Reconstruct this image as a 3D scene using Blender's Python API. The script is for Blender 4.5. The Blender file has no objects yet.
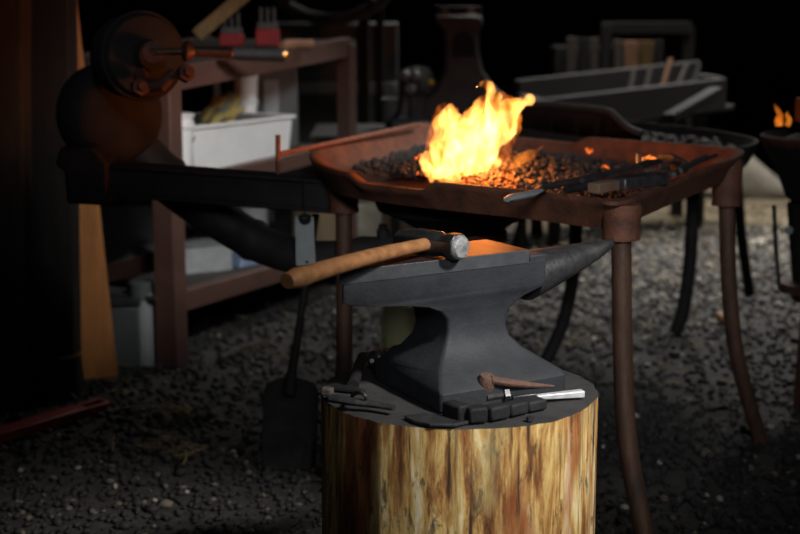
import bpy, bmesh, math, random
import numpy as np
from mathutils import Vector, Matrix, noise
R = math.radians
PI = math.pi
random.seed(7)
rng = np.random.default_rng(7)
SC = bpy.context.scene
COL = SC.collection

# ------------------------------------------------------------------ camera
F_PX, CAM_H, PITCH = 1500.0, 1.2, R(10.46)
cam_d = bpy.data.cameras.new('camera')
cam = bpy.data.objects.new('camera', cam_d); COL.objects.link(cam)
cam.location = (0, 0, CAM_H); cam.rotation_euler = (R(90) - PITCH, 0, 0)
cam_d.sensor_width = 36.0; cam_d.lens = F_PX / 800 * 36.0
cam_d.clip_start = 0.05; cam_d.clip_end = 60
cam_d.dof.use_dof = True; cam_d.dof.focus_distance = 2.65; cam_d.dof.aperture_fstop = 3.8
SC.camera = cam
SC.view_settings.view_transform = 'Standard'
SC.view_settings.look = 'None'
SC.view_settings.exposure = 0
SC.view_settings.gamma = 1
SC.cycles.use_denoising = True
SC.cycles.sample_clamp_indirect = 2.0
SC.cycles.max_bounces = 6
SC.cycles.volume_max_steps = 256

def ray(px, py):
    a = (px - 400) / F_PX; b = (267 - py) / F_PX
    return Vector((a, math.cos(PITCH) + b * math.sin(PITCH), -math.sin(PITCH) + b * math.cos(PITCH)))
def P(px, py, d):           # measured point of the photo at distance d (world y)
    r = ray(px, py); return Vector((0, 0, CAM_H)) + r * (d / r.y)
def G(px, py, z=0.0):       # measured point of the photo on the level z
    r = ray(px, py); return Vector((0, 0, CAM_H)) + r * ((z - CAM_H) / r.z)

# ------------------------------------------------------------------ materials
def nodes(name):
    m = bpy.data.materials.new(name); m.use_nodes = True
    nt = m.node_tree; b = nt.nodes['Principled BSDF']
    return m, nt, b
def mat(name, c1, c2=None, rough=.6, metal=0.0, scale=12, bump=.0, bscale=None, stretch=(1, 1, 1), detail=6, lo=.35, hi=.7, spec=.5, c3=None):
    m, nt, b = nodes(name)
    b.inputs['Roughness'].default_value = rough; b.inputs['Metallic'].default_value = metal
    b.inputs['Specular IOR Level'].default_value = spec
    if c2 is None: c2 = tuple(v * .6 for v in c1)
    tc = nt.nodes.new('ShaderNodeTexCoord'); mp = nt.nodes.new('ShaderNodeMapping')
    mp.inputs['Scale'].default_value = stretch
    nt.links.new(tc.outputs['Object'], mp.inputs['Vector'])
    n = nt.nodes.new('ShaderNodeTexNoise'); n.inputs['Scale'].default_value = scale; n.inputs['Detail'].default_value = detail
    n.inputs['Roughness'].default_value = .65
    nt.links.new(mp.outputs['Vector'], n.inputs['Vector'])
    cr = nt.nodes.new('ShaderNodeValToRGB')
    cr.color_ramp.elements[0].position = lo; cr.color_ramp.elements[0].color = (*c1, 1)
    cr.color_ramp.elements[1].position = hi; cr.color_ramp.elements[1].color = (*c2, 1)
    if c3:
        e = cr.color_ramp.elements.new((lo + hi) / 2); e.color = (*c3, 1)
    nt.links.new(n.outputs['Fac'], cr.inputs['Fac'])
    nt.links.new(cr.outputs['Color'], b.inputs['Base Color'])
    if bump:
        n2 = nt.nodes.new('ShaderNodeTexNoise'); n2.inputs['Scale'].default_value = bscale or scale * 4; n2.inputs['Detail'].default_value = 5
        nt.links.new(mp.outputs['Vector'], n2.inputs['Vector'])
        bp = nt.nodes.new('ShaderNodeBump'); bp.inputs['Strength'].default_value = bump; bp.inputs['Distance'].default_value = .004
        nt.links.new(n2.outputs['Fac'], bp.inputs['Height']); nt.links.new(bp.outputs['Normal'], b.inputs['Normal'])
    return m

M = {}
M['ground'] = mat('cinder_ground', (.012, .012, .012), (.06, .055, .05), rough=.95, scale=26, bump=1, bscale=70)
M['soot_wall'] = mat('sooty_boards', (.010, .009, .009), (.03, .022, .02), rough=.9, scale=3, stretch=(3, 3, .4))
M['iron'] = mat('anvil_iron', (.017, .019, .024), (.03, .033, .039), rough=.68, metal=.3, scale=18, bump=.2, bscale=160)
M['face_steel'] = mat('anvil_face_steel', (.10, .035, .022), (.035, .036, .04), rough=.5, metal=.7, scale=38, bump=.12, bscale=60)  # red tint: rust plus the fire's dim reflection put into the colour
M['plate_side'] = mat('anvil_plate_side', (.06, .064, .072), (.10, .105, .115), rough=.5, metal=.5, scale=25, bump=.2, bscale=90)
M['horn_steel'] = mat('anvil_horn_steel', (.085, .088, .095), (.2, .2, .205), rough=.36, metal=.85, scale=30, bump=.3, bscale=120)
M['hammer_steel'] = mat('hammer_steel', (.05, .05, .052), (.1, .1, .1), rough=.35, metal=.8, scale=30, bump=.1)
M['bright_steel'] = mat('worn_bright_steel', (.75, .75, .77), (.45, .45, .47), rough=.35, metal=.35, scale=60, bump=.1)
M['worn_face'] = mat('worn_hammer_face', (.6, .6, .6), (.16, .16, .165), rough=.4, metal=.5, scale=70, bump=.3)
M['handle_wood'] = mat('hammer_handle_wood', (.40, .19, .075), (.16, .07, .03), rough=.45, scale=14, stretch=(4, 4, 4), bump=.05, lo=.35, hi=.8)
M['soot_black'] = mat('sooty_black_iron', (.008, .008, .009), (.022, .022, .024), rough=.72, metal=.15, spec=.3, scale=20, bump=.3, bscale=90)
M['dark_steel'] = mat('dark_tool_steel', (.045, .045, .048), (.11, .11, .115), rough=.42, metal=.7, scale=40, bump=.15)
M['rust_dark'] = mat('dark_brown_rust', (.12, .06, .04), (.05, .03, .024), rough=.85, scale=60, bump=.5)
M['rust'] = mat('rusty_pan_iron', (.16, .058, .03), (.06, .028, .02), rough=.7, metal=.25, scale=22, bump=.5, bscale=120)
M['rust_leg'] = mat('rusty_leg_iron', (.13, .065, .04), (.05, .03, .022), rough=.6, metal=.3, scale=30, stretch=(1, 1, .3), bump=.3, bscale=120)
M['rust_bright'] = mat('orange_rust', (.19, .08, .048), (.085, .042, .03), rough=.8, metal=.1, scale=50, bump=.4)
M['bench_brown'] = mat('brown_painted_steel', (.078, .036, .026), (.052, .025, .019), rough=.6, scale=10, bump=.15)
M['brown_iron'] = mat('brown_gear_iron', (.14, .06, .042), (.04, .024, .02), rough=.55, metal=.3, scale=18, bump=.3)
M['blower_iron'] = mat('blower_casing_iron', (.036, .032, .033), (.022, .02, .021), rough=.8, metal=.0, spec=.12, scale=10, bump=.25)
M['duct'] = mat('duct_iron', (.03, .03, .032), (.055, .053, .052), rough=.6, metal=.4, scale=14, bump=.4)
M['coal'] = mat('coal', (.008, .007, .007), (.02, .018, .017), rough=.7, scale=30, bump=.5)
M['coal_ash'] = mat('ashy_coal', (.03, .025, .022), (.014, .012, .011), rough=.95, scale=40, bump=.5)
M['white_plastic'] = mat('white_plastic', (.62, .62, .62), (.52, .52, .52), rough=.5, scale=6)
M['grey_plastic'] = mat('pale_grey_plastic', (.20, .21, .215), (.15, .155, .16), rough=.6, scale=8)
M['tub_shade'] = mat('tub_inside_shade', (.16, .16, .16), (.12, .12, .12), rough=.7, scale=8)  # shade inside the white tub, put into a darker grey
M['charcoal'] = mat('charcoal_panel', (.055, .06, .062), (.035, .038, .04), rough=.5, scale=6)
M['grey_band'] = mat('grey_metal_band', (.22, .23, .24), (.15, .155, .16), rough=.5, metal=.2, scale=8)
M['tag_grey'] = mat('grey_tag_plate', (.42, .45, .45), (.32, .345, .345), rough=.65, scale=30, bump=.05)
M['tan_box'] = mat('tan_cardboard', (.34, .25, .15), (.27, .2, .125), rough=.85, scale=6)
M['tan_dim'] = mat('sooty_tan_wood', (.15, .095, .06), (.08, .05, .035), rough=.85, scale=14, bump=.2)
M['stone'] = mat('pale_stone', (.55, .52, .44), (.3, .26, .19), rough=.85, scale=14, bump=.5)
M['brown_stone'] = mat('mottled_brown_stone', (.30, .24, .18), (.1, .08, .065), rough=.9, scale=16, bump=.6)
M['olive'] = mat('olive_paint', (.20, .20, .10), (.27, .25, .13), rough=.5, scale=8)
M['red_paint'] = mat('red_plastic', (.24, .008, .01), (.18, .006, .008), rough=.5, scale=10)
M['dark_red'] = mat('dark_red_paint', (.28, .03, .028), (.2, .022, .02), rough=.55, scale=10)
M['orange_wood'] = mat('orange_wood', (.42, .17, .045), (.26, .10, .03), rough=.7, scale=9, stretch=(3, 3, .5), bump=.15)
M['black_wood'] = mat('blackened_timber', (.010, .009, .009), (.022, .018, .015), rough=.85, scale=7, stretch=(4, 4, .5), bump=.3)
M['old_wood'] = mat('weathered_wood', (.08, .065, .055), (.035, .03, .026), rough=.85, scale=8, stretch=(5, 5, .6), bump=.25)
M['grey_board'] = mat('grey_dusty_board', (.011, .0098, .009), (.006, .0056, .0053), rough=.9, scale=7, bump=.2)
M['ochre_board'] = mat('ochre_board', (.15, .085, .026), (.08, .045, .016), rough=.8, scale=8, stretch=(5, 5, .5), bump=.2)
M['brown_wood'] = mat('brown_wood', (.26, .13, .07), (.15, .075, .045), rough=.7, scale=12, bump=.15)
M['sack'] = mat('pale_sack_cloth', (.34, .31, .26), (.24, .215, .18), rough=.95, scale=14, bump=.3)
M['foil'] = mat('silvery_sheet', (.55, .57, .6), (.35, .36, .38), rough=.35, metal=.6, scale=12, bump=.4)
M['blue_sheet'] = mat('dull_blue_sheet', (.10, .14, .22), (.06, .085, .13), rough=.5, scale=12)
M['yellow_cloth'] = mat('yellow_glove_cloth', (.38, .30, .09), (.2, .17, .08), rough=.9, scale=18, bump=.3)
M['grey_cloth'] = mat('grey_glove_cloth', (.2, .2, .2), (.12, .12, .12), rough=.95, scale=18, bump=.3)
M['brass'] = mat('brass', (.55, .3, .1), (.3, .15, .05), rough=.35, metal=.9, scale=20)
M['yellow_cap'] = mat('yellow_cap', (.7, .5, .03), (.6, .42, .03), rough=.5, scale=20)
M['straw'] = mat('straw', (.20, .155, .08), (.12, .09, .045), rough=.8, scale=30)
M['straw_dim'] = mat('straw_mat', (.17, .13, .075), (.07, .06, .045), rough=.95, scale=40, bump=.8)

# wood of the stump side: peeled, weathered streaks
def stump_mat():
    m, nt, b = nodes('peeled_log_side'); b.inputs['Roughness'].default_value = .6
    L = nt.links; N = nt.nodes.new
    tc = N('ShaderNodeTexCoord')
    def nz(scale, stretch, detail=5, rough=.6, dist=0):
        mp = N('ShaderNodeMapping'); mp.inputs['Scale'].default_value = stretch; L.new(tc.outputs['Object'], mp.inputs['Vector'])
        n = N('ShaderNodeTexNoise'); n.inputs['Scale'].default_value = scale; n.inputs['Detail'].default_value = detail
        n.inputs['Roughness'].default_value = rough; n.inputs['Distortion'].default_value = dist
        L.new(mp.outputs['Vector'], n.inputs['Vector']); return n
    def ramp(src, pts):
        r = N('ShaderNodeValToRGB'); e = r.color_ramp.elements
        e[0].position, e[0].color = pts[0][0], (*pts[0][1], 1); e[1].position, e[1].color = pts[-1][0], (*pts[-1][1], 1)
        for p, c in pts[1:-1]:
            x = e.new(p); x.color = (*c, 1)
        L.new(src, r.inputs['Fac']); return r
    def mix(fac, a, c, t='MIX'):
        x = N('ShaderNodeMix'); x.data_type = 'RGBA'; x.blend_type = t
        if isinstance(fac, float): x.inputs['Factor'].default_value = fac
        else: L.new(fac, x.inputs['Factor'])
        L.new(a, x.inputs['A']); L.new(c, x.inputs['B']); return x.outputs['Result']
    n1 = nz(30, (1, 1, .13), 9, .74, .35)
    base = ramp(n1.outputs['Fac'], [(.36, (.08, .032, .012)), (.43, (.25, .105, .032)), (.48, (.46, .26, .08)), (.55, (.66, .47, .18)), (.64, (.84, .74, .50))])
    n2 = nz(9, (1, 1, .22), 5, .6, .4)
    red = ramp(n2.outputs['Fac'], [(.51, (0, 0, 0)), (.60, (.85, .85, .85))])
    redc = ramp(n1.outputs['Fac'], [(.35, (.06, .018, .008)), (.5, (.26, .065, .018)), (.7, (.42, .16, .045))])
    c = mix(red.outputs['Color'], base.outputs['Color'], redc.outputs['Color'])
    n3 = nz(42, (1, 1, .35), 5, .7, .5)
    spots = ramp(n3.outputs['Fac'], [(.57, (0, 0, 0)), (.64, (.8, .8, .8))])
    blk = N('ShaderNodeRGB'); blk.outputs[0].default_value = (.05, .028, .018, 1)
    c = mix(spots.outputs['Color'], c, blk.outputs[0])
    n4 = nz(60, (1, 1, .045), 4, .6)
    crack = ramp(n4.outputs['Fac'], [(.34, (1, 1, 1)), (.41, (0, 0, 0))])
    c = mix(crack.outputs['Color'], c, blk.outputs[0])
    n5 = nz(13, (1, 1, .5), 3, .5)
    grey = ramp(n5.outputs['Fac'], [(.56, (0, 0, 0)), (.68, (.55, .55, .55))])
    gr = N('ShaderNodeRGB'); gr.outputs[0].default_value = (.28, .25, .13, 1)
    c = mix(grey.outputs['Color'], c, gr.outputs[0])
    L.new(c, b.inputs['Base Color'])
    bp = N('ShaderNodeBump'); bp.inputs['Strength'].default_value = .7; bp.inputs['Distance'].default_value = .006
    L.new(n1.outputs['Fac'], bp.inputs['Height']); L.new(bp.outputs['Normal'], b.inputs['Normal'])
    return m
M['log_side'] = stump_mat()
M['log_top'] = mat('sooty_log_top', (.012, .012, .013), (.032, .032, .034), rough=.9, scale=16, bump=.6, bscale=60)

def flame_mat(name, c1, c2, strength, scale, thr):
    m = bpy.data.materials.new(name); m.use_nodes = True; nt = m.node_tree
    nt.nodes.remove(nt.nodes['Principled BSDF']); out = nt.nodes['Material Output']
    tc = nt.nodes.new('ShaderNodeTexCoord'); mp = nt.nodes.new('ShaderNodeMapping'); mp.inputs['Scale'].default_value = (1, 1, .5)
    mp.inputs['Rotation'].default_value = (0, R(18), 0)
    nt.links.new(tc.outputs['Object'], mp.inputs['Vector'])
    n = nt.nodes.new('ShaderNodeTexNoise'); n.inputs['Scale'].default_value = scale; n.inputs['Detail'].default_value = 2
    n.inputs['Distortion'].default_value = 1.8
    nt.links.new(mp.outputs['Vector'], n.inputs['Vector'])
    r = nt.nodes.new('ShaderNodeMapRange'); r.inputs['From Min'].default_value = thr[0]; r.inputs['From Max'].default_value = thr[1]
    r.inputs['To Min'].default_value = strength * thr[2]; r.inputs['To Max'].default_value = strength
    nt.links.new(n.outputs['Fac'], r.inputs['Value'])
    cr = nt.nodes.new('ShaderNodeValToRGB'); cr.color_ramp.elements[0].position = thr[0]; cr.color_ramp.elements[0].color = (*c1, 1)
    cr.color_ramp.elements[1].position = thr[1] + .06; cr.color_ramp.elements[1].color = (*c2, 1)
    nt.links.new(n.outputs['Fac'], cr.inputs['Fac'])
    e = nt.nodes.new('ShaderNodeEmission'); nt.links.new(cr.outputs['Color'], e.inputs['Color'])
    nt.links.new(r.outputs['Result'], e.inputs['Strength']); nt.links.new(e.outputs['Emission'], out.inputs['Volume'])
    m.cycles.volume_step_rate = .2
    return m
M['flame'] = flame_mat('flame', (1, .25, .02), (1, .50, .12), 125, 20, (.38, .60, .06))
M['flame_thin'] = flame_mat('thin_flame', (1, .17, .012), (1, .3, .03), 38, 24, (.42, .66, .02))
M['flame_small'] = flame_mat('small_flame', (1, .17, .01), (1, .3, .03), 45, 60, (.3, .6, .3))
def glow_mat(name, c, s, rough=.8):
    m, nt, b = nodes(name); b.inputs['Base Color'].default_value = (.05, .02, .01, 1); b.inputs['Roughness'].default_value = rough
    tc = nt.nodes.new('ShaderNodeTexCoord'); n = nt.nodes.new('ShaderNodeTexNoise'); n.inputs['Scale'].default_value = 90
    nt.links.new(tc.outputs['Object'], n.inputs['Vector'])
    r = nt.nodes.new('ShaderNodeMapRange'); r.inputs['From Min'].default_value = .4; r.inputs['From Max'].default_value = .7; r.inputs['To Max'].default_value = s
    nt.links.new(n.outputs['Fac'], r.inputs['Value']); nt.links.new(r.outputs['Result'], b.inputs['Emission Strength'])
    b.inputs['Emission Color'].default_value = (*c, 1); return m
M['ember'] = glow_mat('ember', (1, .16, .015), 2.2)
M['hot_iron'] = glow_mat('glowing_iron', (1, .22, .03), 2.2)

# ------------------------------------------------------------------ mesh builder
class MB:
    def __init__(s): s.v = []; s.f = []; s.mi = []; s.M = Matrix.Identity(4); s.cur = 0
    def add(s, vs, fs):
        n = len(s.v); s.v += [s.M @ Vector(p) for p in vs]
        for f in fs: s.f.append([n + i for i in f]); s.mi.append(s.cur)
        return s
    def frame(s, origin=(0, 0, 0), yaw=0, pitch=0, roll=0):
        s.M = Matrix.Translation(origin) @ Matrix.Rotation(yaw, 4, 'Z') @ Matrix.Rotation(pitch, 4, 'Y') @ Matrix.Rotation(roll, 4, 'X'); return s
    def box(s, c, d, taper=1.0, top=(0, 0)):
        x, y, z = c; a, b, h = d[0] / 2, d[1] / 2, d[2] / 2
        vs = [(x - a, y - b, z - h), (x + a, y - b, z - h), (x + a, y + b, z - h), (x - a, y + b, z - h)]
        a *= taper; b *= taper; x += top[0]; y += top[1]
        vs += [(x - a, y - b, z + h), (x + a, y - b, z + h), (x + a, y + b, z + h), (x - a, y + b, z + h)]
        return s.add(vs, [(3, 2, 1, 0), (4, 5, 6, 7), (0, 1, 5, 4), (1, 2, 6, 5), (2, 3, 7, 6), (3, 0, 4, 7)])
    def bar(s, p, q, w, h, up=(0, 0, 1)):     # rectangular bar from p to q
        p = Vector(p); q = Vector(q); t = (q - p).normalized(); u = Vector(up)
        sx = t.cross(u)
        if sx.length < 1e-4: sx = t.cross(Vector((1, 0, 0)))
        sx.normalize(); u = sx.cross(t).normalized()
        w = w if isinstance(w, tuple) else (w, w); h = h if isinstance(h, tuple) else (h, h)
        vs = []
        for k, c in enumerate((p, q)):
            for i, j in ((-1, -1), (1, -1), (1, 1), (-1, 1)): vs.append(c + sx * i * w[k] / 2 + u * j * h[k] / 2)
        return s.add(vs, [(3, 2, 1, 0), (4, 5, 6, 7), (0, 1, 5, 4), (1, 2, 6, 5), (2, 3, 7, 6), (3, 0, 4, 7)])
    def loft(s, rings, caps=True):
        n = len(rings[0]); vs = [p for r in rings for p in r]; fs = []
        for k in range(len(rings) - 1):
            for i in range(n):
                j = (i + 1) % n; fs.append((k * n + i, k * n + j, (k + 1) * n + j, (k + 1) * n + i))
        if caps:
            fs.append(tuple(range(n))[::-1]); fs.append(tuple((len(rings) - 1) * n + i for i in range(n)))
        return s.add(vs, fs)
    def tube(s, pts, rad, seg=14, flat=1.0, up=(0, 0, 1)):
        pts = [Vector(p) for p in pts]
        if not isinstance(rad, (list, tuple)): rad = [rad] * len(pts)
        rings = []; prev = None
        for k, p in enumerate(pts):
            t = (pts[min(k + 1, len(pts) - 1)] - pts[max(k - 1, 0)]).normalized()
            if prev is None:
                u = Vector(up); a = t.cross(u)
                if a.length < .05: a = t.cross(Vector((0, 1, 0)))
                a.normalize()
            else:
                a = (prev - t * prev.dot(t)).normalized()
            prev = a; b = a.cross(t).normalized()
            rings.append([p + a * rad[k] * math.cos(2 * PI * i / seg) + b * rad[k] * flat * math.sin(2 * PI * i / seg) for i in range(seg)])
        return s.loft(rings)
    def lathe(s, prof, seg=32, axis=None, origin=(0, 0, 0)):   # prof = (r, h)
        if axis is None: q = Matrix.Identity(3)
        else: q = Vector((0, 0, 1)).rotation_difference(Vector(axis).normalized()).to_matrix()
        o = Vector(origin)
        rings = [[o + q @ Vector((max(r, 1e-4) * math.cos(2 * PI * i / seg), max(r, 1e-4) * math.sin(2 * PI * i / seg), h)) for i in range(seg)] for r, h in prof]
        return s.loft(rings)
    def prism(s, outline, depth):     # outline in local x-z, thickness along local y
        n = len(outline); vs = [(x, -depth / 2, z) for x, z in outline] + [(x, depth / 2, z) for x, z in outline]
        fs = [tuple(range(n)), tuple(range(n, 2 * n))[::-1]]
        for i in range(n):
            j = (i + 1) % n; fs.append((j, i, n + i, n + j))
        return s.add(vs, fs)
    def torus(s, c, Rr, r, axis=(0, 0, 1), seg=40, k=10, a0=0, a1=2 * PI):
        q = Vector((0, 0, 1)).rotation_difference(Vector(axis).normalized()).to_matrix(); c = Vector(c)
        full = abs(a1 - a0 - 2 * PI) < 1e-6
        pts = [c + q @ Vector((Rr * math.cos(a0 + (a1 - a0) * i / seg), Rr * math.sin(a0 + (a1 - a0) * i / seg), 0)) for i in range(seg + (0 if full else 1))]
        if not full: return s.tube(pts, r, k)
        rings = []
        for i in range(seg):
            a = 2 * PI * i / seg; d = Vector((math.cos(a), math.sin(a), 0))
            rings.append([c + q @ (d * (Rr + r * math.cos(2 * PI * j / k)) + Vector((0, 0, r * math.sin(2 * PI * j / k)))) for j in range(k)])
        rings.append(rings[0]); return s.loft(rings, False)
    def build(s, name, m, parent=None, origin=None, bevel=0, smooth=35, seg=2, sub=0):
        o = Vector(origin) if origin is not None else (Vector(parent.get('base', (0, 0, 0))) if parent is not None else Vector((0, 0, 0)))
        me = bpy.data.meshes.new(name); me.from_pydata([tuple(v - o) for v in s.v], [], s.f)
        for x in (m if isinstance(m, (list, tuple)) else [m]): me.materials.append(x)
        me.polygons.foreach_set('material_index', s.mi)
        bm = bmesh.new(); bm.from_mesh(me); bmesh.ops.remove_doubles(bm, verts=bm.verts, dist=1e-6)
        bmesh.ops.recalc_face_normals(bm, faces=bm.faces); bm.to_mesh(me); bm.free()
        if smooth:
            me.polygons.foreach_set('use_smooth', [True] * len(me.polygons)); me.set_sharp_from_angle(angle=R(smooth))
        ob = bpy.data.objects.new(name, me); COL.objects.link(ob)
        if parent is not None: ob.parent = parent
        else: ob.location = o
        if bevel:
            b = ob.modifiers.new('bevel', 'BEVEL'); b.width = bevel; b.segments = seg; b.limit_method = 'ANGLE'; b.angle_limit = R(35)
        if sub:
            b = ob.modifiers.new('sub', 'SUBSURF'); b.levels = sub; b.render_levels = sub
        return ob
def tag(o, label, cat, group=None, kind=None):
    o['label'] = label; o['category'] = cat
    if group: o['group'] = group
    if kind: o['kind'] = kind
    return o
def struct(o): o['kind'] = 'structure'; return o
def thing(name, base, label, cat, group=None):
    o = bpy.data.objects.new(name, None); COL.objects.link(o); o.location = base; o.empty_display_size = .05
    BASES[o.name] = Vector(base); tag(o, label, cat, group); return o
BASES = {}
_b = MB.build
def build(s, name, m, parent=None, origin=None, **k):
    if parent is not None and origin is None:
        p = parent; 
        while p.parent is not None: p = p.parent
        origin = BASES.get(p.name, Vector((0, 0, 0)))
    return _b(s, name, m, parent, origin, **k)
MB.build = build
def top(mb, name, m, base, label, cat, group=None, kind=None, **k):
    o = mb.build(name, m, None, base, **k); BASES[o.name] = Vector(base); return tag(o, label, cat, group, kind)
def catmull(pts, n, closed=True):
    out = []; L = len(pts)
    for i in range(L if closed else L - 1):
        p0, p1, p2, p3 = (pts[(i + k) % L] if closed else pts[min(max(i + k, 0), L - 1)] for k in (-1, 0, 1, 2))
        for j in range(n):
            t = j / n
            out.append(tuple(.5 * ((2 * b) + (-a + c) * t + (2 * a - 5 * b + 4 * c - d) * t * t + (-a + 3 * b - 3 * c + d) * t ** 3) for a, b, c, d in zip(p0, p1, p2, p3)))
    if not closed: out.append(tuple(pts[-1]))
    return out
def nv(v, s=1.0): return noise.noise(Vector(v) * s)

# ------------------------------------------------------------------ setting
mb = MB()
NX, NY = 60, 90
x0, x1, y0, y1 = -4.2, 4.6, -1.5, 11.5
vs = []
for j in range(NY + 1):
    for i in range(NX + 1):
        x = x0 + (x1 - x0) * i / NX; y = y0 + (y1 - y0) * j / NY
        vs.append((x, y, .006 * nv((x, y, 0), 2.5) - .004))
fs = [(j * (NX + 1) + i, j * (NX + 1) + i + 1, (j + 1) * (NX + 1) + i + 1, (j + 1) * (NX + 1) + i) for j in range(NY) for i in range(NX)]
mb.add(vs, fs); struct(mb.build('floor', M['ground']))
def wall(name, c, d): struct(MB().box(c, d).build(name, M['soot_wall']))
wall('wall_back', (.2, 11.55, 1.6), (8.9, .1, 3.4)); wall('wall_left', (-4.25, 5, 1.6), (.1, 13.2, 3.4))
wall('wall_right', (4.65, 5, 1.6), (.1, 13.2, 3.4)); wall('ceiling', (.2, 5, 3.35), (9, 13.2, .1))

# cinders: one uncountable cover of small stones
def ico():
    bm = bmesh.new(); bmesh.ops.create_icosphere(bm, subdivisions=1, radius=1)
    v = np.array([p.co[:] for p in bm.verts]); f = np.array([[p.index for p in g.verts] for g in bm.faces]); bm.free(); return v, f
ICO_V, ICO_F = ico()
def lumps(name, pos, rad, mats, idx, flat=.75, origin=(0, 0, 0), smooth=False):
    n = len(pos); nvx = len(ICO_V)
    ang = rng.uniform(0, 2 * PI, n); ca, sa = np.cos(ang), np.sin(ang)
    sc = rng.uniform(.65, 1.3, (n, 3)); sc[:, 2] *= flat
    j = rng.uniform(.72, 1.2, (n, nvx, 1))
    v = ICO_V[None] * j * sc[:, None, :]
    x = v[:, :, 0] * ca[:, None] - v[:, :, 1] * sa[:, None]; y = v[:, :, 0] * sa[:, None] + v[:, :, 1] * ca[:, None]
    v = np.stack([x, y, v[:, :, 2]], -1) * np.asarray(rad)[:, None, None] + (np.asarray(pos) - np.array(origin))[:, None, :]
    f = (ICO_F[None] + (np.arange(n) * nvx)[:, None, None]).reshape(-1, 3)
    me = bpy.data.meshes.new(name)
    me.vertices.add(n * nvx); me.vertices.foreach_set('co', v.reshape(-1).astype(np.float32))
    nf = len(f); me.loops.add(nf * 3); me.loops.foreach_set('vertex_index', f.reshape(-1).astype(np.int32))
    me.polygons.add(nf); me.polygons.foreach_set('loop_start', (np.arange(nf) * 3).astype(np.int32))
    me.polygons.foreach_set('material_index', np.repeat(np.asarray(idx), len(ICO_F)).astype(np.int32))
    for m in mats: me.materials.append(m)
    me.update(calc_edges=True); me.validate()
    o = bpy.data.objects.new(name, me); COL.objects.link(o); o.location = origin; return o
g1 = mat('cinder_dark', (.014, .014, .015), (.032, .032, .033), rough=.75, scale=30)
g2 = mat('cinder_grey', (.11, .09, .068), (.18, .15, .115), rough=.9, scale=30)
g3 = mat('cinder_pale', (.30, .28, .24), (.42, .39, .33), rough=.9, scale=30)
n = 38000
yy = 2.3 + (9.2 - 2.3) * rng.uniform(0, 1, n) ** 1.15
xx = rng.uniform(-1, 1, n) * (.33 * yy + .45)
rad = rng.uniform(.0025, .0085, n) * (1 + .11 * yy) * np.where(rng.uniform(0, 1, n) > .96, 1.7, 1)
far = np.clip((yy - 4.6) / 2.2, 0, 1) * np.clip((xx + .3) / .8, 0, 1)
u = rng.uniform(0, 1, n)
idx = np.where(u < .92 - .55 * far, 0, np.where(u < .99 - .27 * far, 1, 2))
keep = ((xx - .1) ** 2 + (yy - 2.49) ** 2) > .27 ** 2
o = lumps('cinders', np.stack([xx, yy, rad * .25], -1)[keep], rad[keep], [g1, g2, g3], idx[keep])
tag(o, 'loose dark and grey cinders strewn over the forge floor', 'cinders', kind='stuff')

# straw
mb = MB()
def straw_at(x, y, L):
    a = random.uniform(0, PI); h = random.uniform(.012, .03)
    mb.bar((x - L * math.cos(a), y - L * math.sin(a), h), (x + L * math.cos(a), y + L * math.sin(a), h + random.uniform(-.008, .01)), .004, .003)
for cx, cy, sx, sy, k in ((178, 418, 30, 9, 34), (180, 455, 24, 14, 22), (255, 350, 25, 20, 12), (120, 400, 60, 40, 16), (700, 380, 70, 60, 14), (560, 345, 60, 20, 12)):
    for _ in range(k):
        p = G(cx + random.gauss(0, sx * .5), cy + random.gauss(0, sy * .5), 0); straw_at(p.x, p.y, random.uniform(.015, .05))
top(mb, 'straw_bits', M['straw'], (0, 0, 0), 'scattered wisps of dry straw on the dark floor', 'straw', kind='stuff', smooth=0)
mb = MB(); pts = [G(px, py) for px, py in ((520, 232), (600, 226), (700, 224), (800, 226), (860, 222), (860, 200), (760, 198), (640, 203), (520, 212))]
outl = catmull([(p.x, p.y) for p in pts], 5)
c = Vector((sum(p[0] for p in outl) / len(outl), sum(p[1] for p in outl) / len(outl), .012))
mb.loft([[(x, y, -.01) for x, y in outl], [(x, y, .006 + .006 * nv((x, y, 0), 6)) for x, y in outl], [(c.x + (x - c.x) * .8, c.y + (y - c.y) * .8, .02 + .01 * nv((x, y, 3), 5)) for x, y in outl]])
for _ in range(500):
    p = G(random.uniform(440, 800), random.gauss(218, 8)); straw_at(p.x, p.y, random.uniform(.03, .09))
top(mb, 'straw_strip', M['straw_dim'], (1, 8, 0), 'trampled tan straw strip across the lit floor at the back', 'straw', kind='stuff', smooth=0)

# ------------------------------------------------------------------ stump
SX, SY, SZ, SR = .102, 2.49, .53, .236
mb = MB(); NSEG = 150
def srad(a, z):
    d = Vector((math.cos(a), math.sin(a), 0))
    return SR * (1 + .018 * nv(d * 1.7 + Vector((0, 0, z * .5))) + .016 * nv(d * 9 + Vector((0, 0, z * .7 + 5))) + .008 * nv(d * 26 + Vector((0, 0, z * 1.5))))
rings = []
for k in range(22):
    z = (SZ - .004) * k / 21
    rings.append([(SX + srad(2 * PI * i / NSEG, z) * math.cos(2 * PI * i / NSEG), SY + srad(2 * PI * i / NSEG, z) * math.sin(2 * PI * i / NSEG), z) for i in range(NSEG)])
mb.loft(rings, False)
mb.add([rings[0][i] for i in range(NSEG)], [tuple(range(NSEG))[::-1]])
mb.cur = 1
tr = [rings[-1]]
for q, dz in ((.975, .004), (.9, .004), (.7, .004), (.4, .004), (.1, .004)):
    tr.append([(SX + (x - SX) * q, SY + (y - SY) * q, SZ - .004 + dz + (.002 * nv((x * q, y * q, 1), 22) if q < .95 else 0) - .002) for x, y, z in rings[-1]])
mb.loft(tr, False); mb.add(tr[-1], [tuple(range(NSEG))])
top(mb, 'tree_stump', [M['log_side'], M['log_top']], (SX, SY, 0), 'upright peeled log block with streaked ochre sides carrying the anvil', 'stump', smooth=50)

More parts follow.
